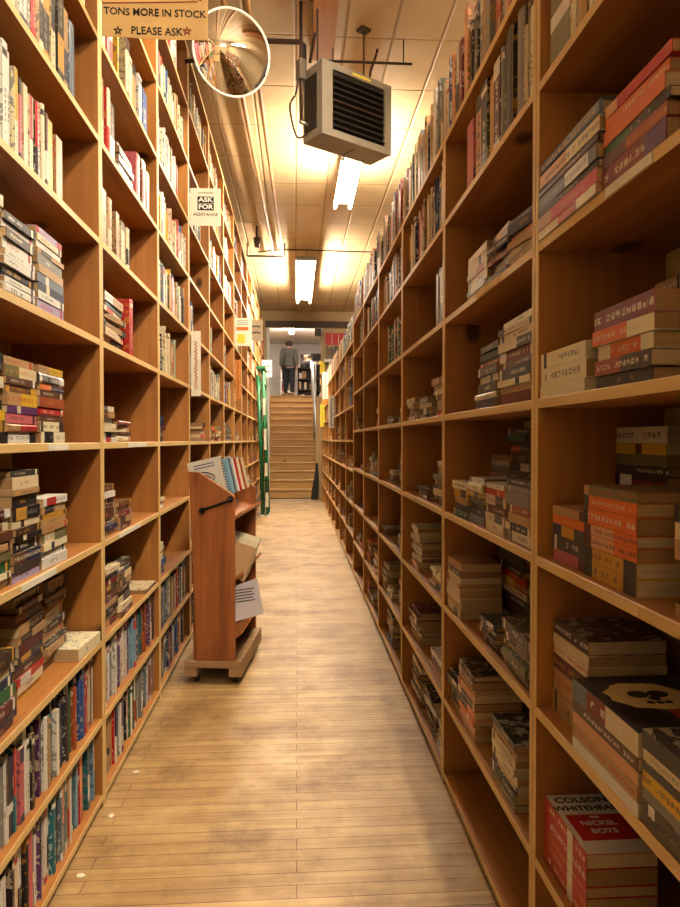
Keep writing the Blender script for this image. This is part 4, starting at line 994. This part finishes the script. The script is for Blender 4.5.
put(e, 'ASK', w * .505, h * .69, .036, 'ink_white', 0, 1.25, .001, y=-.002); put(e, 'FOR', w * .505, h * .50, .036, 'ink_white', 0, 1.2, .001, y=-.002)
put(e, 'ASSISTANCE', w * .5, h * .30, .024, 'ink', 0, 1.05, .0002)
scribble(e, w * .25, w * .75, h * .88, .006, 'ink', 9)
# strips hanging from the left posts
e, w, h = sign('vertical_banner', 191, 331, 201, 396, 3.975, 'paper_white', 'long pale strip with vertical writing hanging from the third left post', curl=0)
scribble(e, .04, h - .06, w * .5, .012, 'ink_orange', 14, .002, vert=True)
e, w, h = sign('yellow_notice', 234.5, 318, 252, 346, 6.84, 'paper_white', 'white notice with orange heading and yellow patch on the left posts')
bx('patch', (w * .15, w * .6, -.002, 0, h * .1, h * .42), 'paper_yellow', e); bx('heading', (w * .1, w * .8, -.002, 0, h * .56, h * .68), 'ink_orange', e)
for k in range(3): bx('text_line', (w * .15, w * .8, -.002, 0, h * (.76 + .07 * k), h * (.775 + .07 * k)), 'ink', e)
e, w, h = sign('pale_notice', 249, 320, 263, 341, 8.9, 'paper_white', 'smaller white notice behind the yellow-patched one on the left')
scribble(e, w * .1, w * .8, h * .7, .02, 'ink', 6, .004); scribble(e, w * .1, w * .8, h * .4, .02, 'ink', 6, .004)
e, w, h = sign('orange_banner', 235.2, 360, 241, 399, 6.845, 'paper_orange', 'orange strip with vertical lettering on a left post')
scribble(e, .02, h - .02, w * .5, .012, 'ink_red', 9, .003, vert=True)
e, w, h = sign('small_notice', 262, 360, 272, 377, 11.4, 'paper_white', 'small white notice above the green ladder')
scribble(e, w * .1, w * .85, h * .65, .02, 'ink', 5, .004); scribble(e, w * .1, w * .85, h * .3, .02, 'ink', 5, .004)
# right side signs
e, w, h = sign('blue_letter_sign', 328.6, 396, 334, 428, 8.98, 'paper_white', 'white strip with upright blue lettering on the far right bookcases')
scribble(e, .02, h - .02, w * .5, .018, 'ink_blue', 9, .005, vert=True)
e, w, h = sign('yellow_strip_sign', 320.3, 404, 324.6, 427, 12.2, 'paper_yellow', 'yellow vertical strip sign at the right end of the stairs')
scribble(e, .03, h - .03, w * .5, .015, 'ink', 7, .004, vert=True)
e, w, h = sign('yellow_tag', 320, 362, 324.5, 374, 13.2, 'paper_yellow', 'small yellow tag high at the right of the stairs')
e, w, h = sign('pale_list', 322.5, 372, 328, 399, 10.8, 'paper_white', 'pale paper list above the orange tag, right of the stairs')
scribble(e, .03, h - .03, w * .5, .015, 'ink', 9, .004, vert=True)
e, w, h = sign('orange_tag', 322, 395, 327, 405, 11.0, 'paper_orange', 'orange tag between the pale list and the yellow strip')
e, w, h = sign('red_wall_sign', 325.5, 333, 345, 345, 13.54, 'red_sign', 'bright red sign on the far wall right of the opening')
for k in (1, 2): bx('divider', (w * k * .33, w * k * .33 + .01, -.002, 0, h * .1, h * .9), 'ink_white', e)
# shelf labels taped to board edges (parts of their bookcase)
def shelf_label(side, bay, lv, x0, x1, mat='paper_white'):
    s = 1 if side == 'R' else -1; X = XR if s > 0 else XL; e = EMPTY_BAYS[(side, bay)]
    ya, yb = sorted((y_at(x0, X), y_at(x1, X))); z = lev_of(side, bay)[lv]
    b_ = bmesh.new(); sy = e.scale[1]; y0 = e.location.y
    xa, xb = sorted((-s * .0012, s * .0008)); box(b_, xa, xb, (ya - y0) / sy, (yb - y0) / sy, z - .0185, z - .0025); link('shelf_label', b_, mat, e)
shelf_label('R', 1, 5, 604, 650); shelf_label('L', 1, 4, 48, 68); shelf_label('L', 2, 4, 128, 146); shelf_label('L', 1, 3, 20, 55); shelf_label('R', 1, 3, 604, 640, 'paper_tan'); shelf_label('R', 2, 5, 476, 500, 'paper_tan'); shelf_label('R', 2, 2, 463, 480, 'paper_tan'); shelf_label('L', 2, 3, 118, 140)

# ------------------------------------------------------------------ book cart
c0 = on_y(182, 660, 3.27); cz = -.11
ct = empty('book_cart', (-.535, 3.27, 0), cz); tag(ct, 'slant-topped brown wooden book cart on a low dolly beside the left shelves', 'book cart')
CW, CL = .275, .6; PW = .185; PX = .06
ZD = .115
def tilt(z): return z
dl = bx('dolly', (-.0, CW, 0, CL, ZD - .035, ZD), 'dolly_wood', ct, .003)
bx('dolly_bearer', (.0, .06, .0, CL, ZD - .075, ZD - .035), 'dolly_wood', ct); bx('dolly_bearer', (CW - .06, CW, .0, CL, ZD - .075, ZD - .035), 'dolly_wood', ct)
for x in (.05, CW - .04):
    for y in (.05, CL - .06):
        bm = bmesh.new(); bmesh.ops.create_cone(bm, segments=20, radius1=.02, radius2=.02, depth=.018, cap_ends=True, matrix=Matrix.Translation((x, y, .0205)) @ Matrix.Rotation(PI / 2, 4, 'Y'))
        cs = link('caster', bm, 'rubber', ct)
        bx('caster_fork', (x - .014, x + .014, y - .012, y + .012, .03, ZD - .075), 'dark_iron', cs)
panel = [(PX, ZD), (PX + PW, ZD), (PX + PW, .905), (PX + .02, 1.015), (PX - .035, 1.02), (PX - .03, .9)]
for y0 in (.0, CL - .02):
    bm = bmesh.new(); prism(bm, panel, 1, y0 + .001, y0 + .02); bmesh.ops.bevel(bm, geom=list(bm.edges), offset=.002, segments=1, affect='EDGES'); link('end_panel', bm, 'cart_wood', ct)
bm = bmesh.new(); box(bm, PX - .02, PX - .005, .02, CL - .02, ZD, 1.0); link('back_panel', bm, 'cart_wood', ct)
def slant_shelf(zf, zb, name='slanted_shelf'):
    bm = bmesh.new(); prism(bm, [(PX, zb), (PX + PW + .0, zf), (PX + PW + .0, zf + .014), (PX, zb + .014)], 1, .021, CL - .021); s = link(name, bm, 'cart_wood', ct)
    bm = bmesh.new(); prism(bm, [(PX + PW, zf), (PX + PW + .035, zf + .03), (PX + PW + .028, zf + .04), (PX + PW - .002, zf + .014)], 1, .004, CL - .004); link('lip', bm, 'cart_wood', s)
slant_shelf(.79, .86); slant_shelf(.50, .45); slant_shelf(.22, .17)
# handle
tb('handle', smooth_path([(PX + .03, 0, .835), (PX + .03, -.03, .838), (PX + .1, -.034, .86), (PX + .165, -.03, .885), (PX + .165, 0, .888)], 5), .007, 'black_metal', ct)
for p in ((PX + .03, .835), (PX + .165, .888)):
    bm = bmesh.new(); bmesh.ops.create_cone(bm, segments=14, radius1=.016, radius2=.012, depth=.008, cap_ends=True, matrix=Matrix.Translation((p[0], -.003, p[1])) @ Matrix.Rotation(PI / 2, 4, 'X')); link('handle_plate', bm, 'black_metal', ct)
CT = Matrix.Translation((-.535, 3.27, 0)) @ Matrix.Rotation(cz, 4, 'Z')
def cart_book(name, x, y, z, W, Hh, t, col, label, tiltx=-.42, mark='black', lean=0, cat='book', grp='books riding in the cart', art='plain'):
    """a volume standing across the cart, cover towards the viewer"""
    e = empty(name, CT @ Vector((x, y, z)), cz); e.rotation_euler = (lean, tiltx * -1, cz); tag(e, label, cat, grp)
    cm = flat('cover_' + col + '_' + art, PAL[col], .5)
    bm = bmesh.new(); prism(bm, [(0, 0), (W, 0), (W, Hh), (0, Hh)], 1, 0, .0015); box(bm, 0, W, t - .0015, t, 0, Hh); box(bm, W - .0015, W, .0015, t - .0015, 0, Hh)
    link('cover', bm, cm, e)
    bx('page_block', (.002, W - .002, .0017, t - .0017, .002, Hh - .002), 'paper_white', e)
    return e
tl = .22
e = cart_book('spiral_notebook', PX - .01, .03, .872, .165, .19, .018, 'white', 'white spiral-bound notebook with a dark sketch on its cover, front of the cart', tl)
for k in range(14): 
    tb('binding_ring', [(.17 + .009 * math.cos(a_ * PI / 4), .009 + .014 * math.sin(a_ * PI / 4), .012 + k * .0128) for a_ in range(9)], .0016, 'black_metal', e, 5)
tb('sketch', smooth_path([(.03, -.001, .10), (.05, -.001, .13), (.09, -.001, .125), (.12, -.001, .10), (.09, -.001, .08), (.05, -.001, .085), (.03, -.001, .10), (.07, -.001, .115), (.10, -.001, .095)], 4), .0022, 'ink', e, 5)
for k in range(2): bx('text_line', (.03, .13, -.001, 0, .165 - .014 * k, .169 - .014 * k), 'ink_blue', e)
cb_ = [(.085, 'sky', 'pale blue book right behind the spiral notebook in the cart'), (.15, 'slate', 'slate blue book in the middle of the cart top'), (.215, 'white', 'white book ahead of the red one in the cart top'), (.28, 'red', 'slim red book towards the rear of the cart top'), (.345, 'ivory', 'ivory book behind the red one in the cart top'), (.41, 'rust', 'rust red book, last but one in the cart top'), (.48, 'cream', 'cream book at the very rear of the cart top')]
for y, c, lb in cb_: cart_book('cart_book', PX - .005, y, .872, .175, .185 - R.uniform(0, .02), .026, c, lb, tl + .02, lean=-.10)
cart_book('cart_book', PX + .075, .06, .53, .15, .17, .03, 'tan', 'tan book leaning at the front of the cart middle shelf', -.3, lean=-.25)
cart_book('cart_book', PX + .07, .16, .53, .15, .18, .02, 'cream', 'cream book leaning mid-way along the cart middle shelf', -.3, lean=-.3)
cart_book('cart_book', PX + .06, .27, .53, .15, .19, .02, 'ivory', 'ivory book resting toward the rear of the cart middle shelf', -.3, lean=-.35)
cart_book('cart_book', PX + .015, .10, .20, .15, .18, .03, 'charcoal', 'charcoal book on the lowest cart shelf', .2, lean=-.2)
cart_book('cart_book', PX + .015, .30, .20, .15, .17, .03, 'brown', 'brown book toward the rear of the lowest cart shelf', .2, lean=-.2)
e = empty('paper_notice', CT @ Vector((PX + PW + .006, .022, .30)), cz + .25); e.rotation_euler = (.0, -.12, cz + .15); tag(e, 'pale lilac sheet of printed paper hanging off the side of the cart', 'paper')
bm = bmesh.new(); prism(bm, [(-.02, 0), (.13, .02), (.12, .195), (-.02, .165)], 1, 0, .0008); link('sheet', bm, 'paper_lilac', e)
for k in range(5): bx('text_line', (.005, .1 - .01 * (k % 2), -.0012, 0, .148 - .014 * k, .152 - .014 * k), 'ink', e)

for i_, (px, py, lb) in enumerate(((136, 772, 'farthest'), (111, 816, 'middle'), (81, 876, 'nearest'))):
    d_ = ray(px, py); p_ = CAM + d_ * (-CAM.z / d_.z); b_ = bmesh.new(); prism(b_, [(-.012, -.006), (.002, -.01), (.014, -.002), (.008, .009), (-.006, .007)], 2, 0, .0015)
    o = link('paper_scrap', b_, 'paper_white'); o.location = (p_.x, p_.y, .0003); o.rotation_euler = (0, 0, i_ * 1.3); tag(o, f'tiny white paper scrap on the floor by the left shelves, {lb} of three', 'paper scrap', 'paper scraps on the floor')
# ------------------------------------------------------------------ green ladder
l0 = on_y(269, 515, 10.6)
ld = empty('step_ladder', (-.435, 10.4, 0)); tag(ld, 'folded green fibreglass stepladder with white stickers leaning by the left shelves', 'ladder')
def lx(z): return -.065 * z / 2.2
for yy in (0, .42):
    for dx in (0, -.075):
        tb('rail', [(dx, yy, 0), (dx + lx(2.25), yy + .02, 2.25 - (.1 if dx else 0))], .024, 'green_fiberglass', ld, 8)
for k in range(7):
    z = .25 + k * .29; bx('step', (lx(z) - .035, lx(z) + .03, .0, .42, z, z + .03), 'green_fiberglass', ld)
bx('top_cap', (lx(2.25) - .1, lx(2.25) + .035, -.04, .49, 2.24, 2.29), 'green_fiberglass', ld, .01)
for z, h_ in ((.15, .22), (.62, .2), (1.02, .32), (1.55, .25)): bx('sticker', (lx(z) - .02, lx(z) + .02, -.03, -.026, z, z + h_), 'paper_white', ld)
for dx in (0, -.075):
    for yy in (0, .42): bx('foot', (dx - .03, dx + .03, yy - .035, yy + .035, 0, .03), 'white_paint', ld)

# ------------------------------------------------------------------ end of the right row and upper room props
e = on_y(316, 482, 13.3); bg = empty('dark_coat', (e.x, 13.33, .0)); tag(bg, 'dark coat or cloth hanging low on the post at the foot of the stairs', 'coat')
bm = bmesh.new(); prism(bm, [(-.10, 0), (.05, 0), (.06, .35), (.04, .72), (.0, .72), (-.03, .45), (-.08, .2)], 1, 0, .07); bevel(bm, .01, 2); link('cloth', bm, 'ink', bg)
ws = empty('wall_shelf', (.60, YF - .3, 3.0)); 
a, c = on_y(324, 357, 13.3), on_y(348, 362, 13.3)
ws.location = (a.x, 13.3, c.z); tag(ws, 'white wall shelf holding a dark row of books under the red sign', 'shelf')
bx('board', (0, 1.2, 0, .24, 0, .06), 'white_paint', ws); bx('bracket', (.1, .13, .02, .24, -.1, 0), 'white_paint', ws); bx('bracket', (1.0, 1.03, .02, .24, -.1, 0), 'white_paint', ws)
x = a.x + .02; k = 0
while x < a.x + .75:
    t = R.uniform(.025, .045); h_ = R.uniform(.2, .26); cc_ = R.choice(['green', 'charcoal', 'olive', 'brown', 'black'])
    bk_ = bx('wall_shelf_book', (-t / 2, t / 2, 0, .16, 0, h_), flat('wsb_' + cc_, PAL[cc_], .5), None); bk_.location = (x + t / 2, 13.32, c.z + .0605); k += 1
    tag(bk_, f'{cc_} book, {ordi(k)} from the left on the white wall shelf', 'book', 'books on the white wall shelf'); x += t + .002
a = on_y(318.5, 331, 13.3); sk = empty('wall_speaker', (a.x, 13.3, a.z)); tag(sk, 'small black speaker with a pale bracket at the top of the opening', 'speaker')
bx('box', (-.07, .05, 0, .14, -.09, .05), 'black_metal', sk, .01); bx('bracket', (-.02, .1, .14, .24, -.02, .08), 'white_paint', sk)
a = on_y(316, 358, 18.6); dbx = tag(bx('black_box', (a.x - .11, a.x + .12, 18.3, 18.6, a.z - .1, a.z + .09), 'black_metal', None, .01), 'black box-shaped sign on top of the handrail end', 'box')
pl = tag(bx('sign_pole', (a.x - .02, a.x + .02, 18.45 + .6, 18.49 + .6, UF, a.z + .0), 'white_paint'), 'thin pale pole behind the black box sign', 'pole')
# upper room display shelves with goods
def display(x0, x1, y, h_, label, n, cols, mat='white_paint'):
    e = empty('display_shelf', (x0, y, UF)); tag(e, label, 'shelf')
    w = x1 - x0
    for xx_ in (0, w - .03): bx('side_panel', (xx_, xx_ + .03, 0, .3, 0, h_), mat, e)
    bx('back_panel', (.03, w - .03, .28, .3, 0, h_), mat, e)
    nr = max(2, int(h_ / .32)); 
    for r_ in range(nr + 1): bx('shelf', (.03, w - .03, 0, .28, r_ * (h_ - .03) / nr, r_ * (h_ - .03) / nr + .03), mat, e)
    for r_ in range(nr):
        x = .05; z = r_ * (h_ - .03) / nr + .0305; i = 0
        while x < w - .17:
            t = R.uniform(.05, .12); hh = R.uniform(.16, .26); c = R.choice(cols); i += 1
            if R.random() < .85:
                b_ = bx('display_item', (-t / 2, t / 2, 0, .15, 0, hh), flat('dsp_' + c, PAL[c], .5), None); b_.location = (x0 + x + t / 2, y + .03, UF + z)
                tag(b_, f'{c.replace("_", " ")} box-like item {ordi(i)} from left on {ordi(r_ + 1)} level of {label.split(" in ")[0].split(" at ")[0]}', 'display item', 'goods on the upper room shelves')
            x += t + .01
display(-.52, -.10, 23.2, 1.25, 'low white shelf at left in the upper room', 4, ['pink', 'white', 'purple', 'ivory', 'navy', 'dark_red'])
display(.15, 1.6, 24.6, 1.9, 'dark full shelf at right in the upper room', 9, ['red', 'white', 'navy', 'black', 'tan', 'sky', 'brown', 'yellow', 'grey', 'slate'], 'dark_iron')
display(.05, .75, 21.3, 1.05, 'front display rack in the upper room', 6, ['black', 'white', 'tan', 'slate', 'dark_red', 'cream', 'navy'], 'dark_iron')

# ------------------------------------------------------------------ people
def skin_mesh(name, joints, edges, mat, parent, lvl=2):
    me = bpy.data.meshes.new(name); me.from_pydata([j[0] for j in joints], edges, []); me.update()
    o = bpy.data.objects.new(name, me); C.objects.link(o)
    bm = bmesh.new(); bm.from_mesh(me); bm.verts.layers.skin.verify(); bm.to_mesh(me); bm.free()
    o.modifiers.new('s', 'SKIN')
    for i, j in enumerate(joints):
        sv = me.skin_vertices[0].data[i]; r = j[1]; sv.radius = r if isinstance(r, tuple) else (r, r); sv.use_root = i == 0
    s = o.modifiers.new('d', 'SUBSURF'); s.levels = lvl; s.render_levels = lvl
    dg = bpy.context.evaluated_depsgraph_get(); dg.update(); m2 = bpy.data.meshes.new_from_object(o.evaluated_get(dg))
    bpy.data.objects.remove(o)
    m2.materials.clear(); m2.materials.append(M[mat])
    for p in m2.polygons: p.use_smooth = True
    ob = bpy.data.objects.new(name, m2); C.objects.link(ob); ob.parent = parent; return ob
def person(loc, rz, sc_, label, jm='jacket', tm='trousers', grp=None, walk=.09):
    e = empty('person', loc, rz); e.scale = (sc_,) * 3; tag(e, label, 'person', grp)
    w = walk
    # faces +y
    J = [((0, 0, .98), (.13, .10)), ((0, .0, 1.12), (.12, .09)), ((0, .01, 1.32), (.155, .10)), ((0, .0, 1.46), (.10, .07)), ((0, .01, 1.52), (.07, .07)), ((0, .02, 1.57), (.08, .085)), ((0, .03, 1.62), (.105, .125)), ((0, .02, 1.70), (.075, .09)),
         ((-.085, 0, .88), (.105, .11)), ((-.085, w, .50), (.075, .08)), ((-.10, w * .6, .10), (.04, .045)), ((-.10, w * .6 + .13, .035), (.038, .03)),
         ((.085, 0, .88), (.105, .11)), ((.085, -w * .5, .50), (.075, .08)), ((.10, -w * 1.6, .12), (.04, .045)), ((.10, -w * 1.6 + .12, .035), (.038, .03)),
         ((-.18, 0, 1.41), (.07, .07)), ((-.215, -.03, 1.16), (.052, .055)), ((-.225, .05, .93), (.04, .042)), ((-.225, .07, .84), (.034, .045)),
         ((.18, 0, 1.41), (.07, .07)), ((.215, -.03, 1.16), (.052, .055)), ((.225, .05, .93), (.04, .042)), ((.225, .07, .84), (.034, .045))]
    E = [(0, 1), (1, 2), (2, 3), (3, 4), (4, 5), (5, 6), (6, 7), (0, 8), (8, 9), (9, 10), (10, 11), (0, 12), (12, 13), (13, 14), (14, 15), (3, 16), (16, 17), (17, 18), (18, 19), (3, 20), (20, 21), (21, 22), (22, 23)]
    skin_mesh('body', J, E, 'skin', e)
    def up(r, k): return (r[0] + k, r[1] + k)
    sel = [0, 1, 2, 3, 4, 16, 17, 18, 20, 21, 22]; mp_ = {s: i for i, s in enumerate(sel)}
    JJ = [(J[s][0], up(J[s][1], .03)) for s in sel]; JJ[0] = ((0, 0, .84), (.24, .19)); JJ[4] = ((0, 0, 1.51), (.13, .12))
    skin_mesh('jacket', JJ, [(mp_[a], mp_[b_]) for a, b_ in E if a in mp_ and b_ in mp_], jm, e)
    sel = [0, 8, 9, 10, 12, 13, 14]; mp_ = {s: i for i, s in enumerate(sel)}
    skin_mesh('trousers', [((0, 0, 1.02) if s == 0 else J[s][0], up(J[s][1], .06 if s == 0 else .02)) for s in sel], [(mp_[a], mp_[b_]) for a, b_ in E if a in mp_ and b_ in mp_], tm, e)
    for a, b_ in ((10, 11), (14, 15)): skin_mesh('shoe', [((J[a][0][0], J[a][0][1], .06), (.05, .05)), ((J[b_][0][0], J[b_][0][1], .04), (.045, .035))], [(0, 1)], 'ink', e)
    for s in (-1, 1):
        for f_ in range(4):
            skin_mesh('finger', [((s * .227 + (f_ - 1.5) * .004, .055 + f_ * .014, .83), (.009, .009)), ((s * .227, .06 + f_ * .014, .79), (.008, .008)), ((s * .222, .062 + f_ * .014, .76 + abs(f_ - 1.2) * .006), (.007, .007))], [(0, 1), (1, 2)], 'skin', e, 1)
        skin_mesh('thumb', [((s * .215, .10, .85), (.011, .011)), ((s * .21, .125, .82), (.009, .009)), ((s * .21, .13, .795), (.008, .008))], [(0, 1), (1, 2)], 'skin', e, 1)
        skin_mesh('ear', [((s * .078, .02, 1.64), (.01, .02)), ((s * .086, .015, 1.61), (.008, .014))], [(0, 1)], 'skin', e, 1)
        skin_mesh('eye', [((s * .03, .118, 1.645), (.011, .008)), ((s * .03, .121, 1.645), (.008, .006))], [(0, 1)], 'ink_white', e, 1)
    skin_mesh('nose', [((0, .115, 1.645), (.01, .01)), ((0, .138, 1.615), (.014, .012))], [(0, 1)], 'skin', e, 1)
    skin_mesh('hair', [((0, -.02, 1.54), (.11, .085)), ((0, -.02, 1.63), (.13, .12)), ((0, .0, 1.715), (.10, .115))], [(0, 1), (1, 2)], 'hair', e)
    return e
pp = on_y(289, 397, 19.35)
person((pp.x, 19.35, UF), .1, .93, 'person seen from behind in a grey-olive jacket and black trousers at the stair top')
pp = on_y(307, 395, 22.2)
person((pp.x + .02, 22.6, UF), 2.2, .95, 'person in dark clothes browsing beyond the stairs, beside the display rack', 'ink', 'trousers')

# ------------------------------------------------------------------ world, view
w = bpy.data.worlds.new('world'); sc.world = w; w.use_nodes = True
w.node_tree.nodes['Background'].inputs[0].default_value = (1, .72, .45, 1); w.node_tree.nodes['Background'].inputs[1].default_value = .02
sc.view_settings.view_transform = 'Standard'; sc.view_settings.look = 'None'; sc.view_settings.gamma = 1; sc.view_settings.exposure = 0.12
sc.cycles.max_bounces = 8; sc.cycles.diffuse_bounces = 1; sc.cycles.use_denoising = True
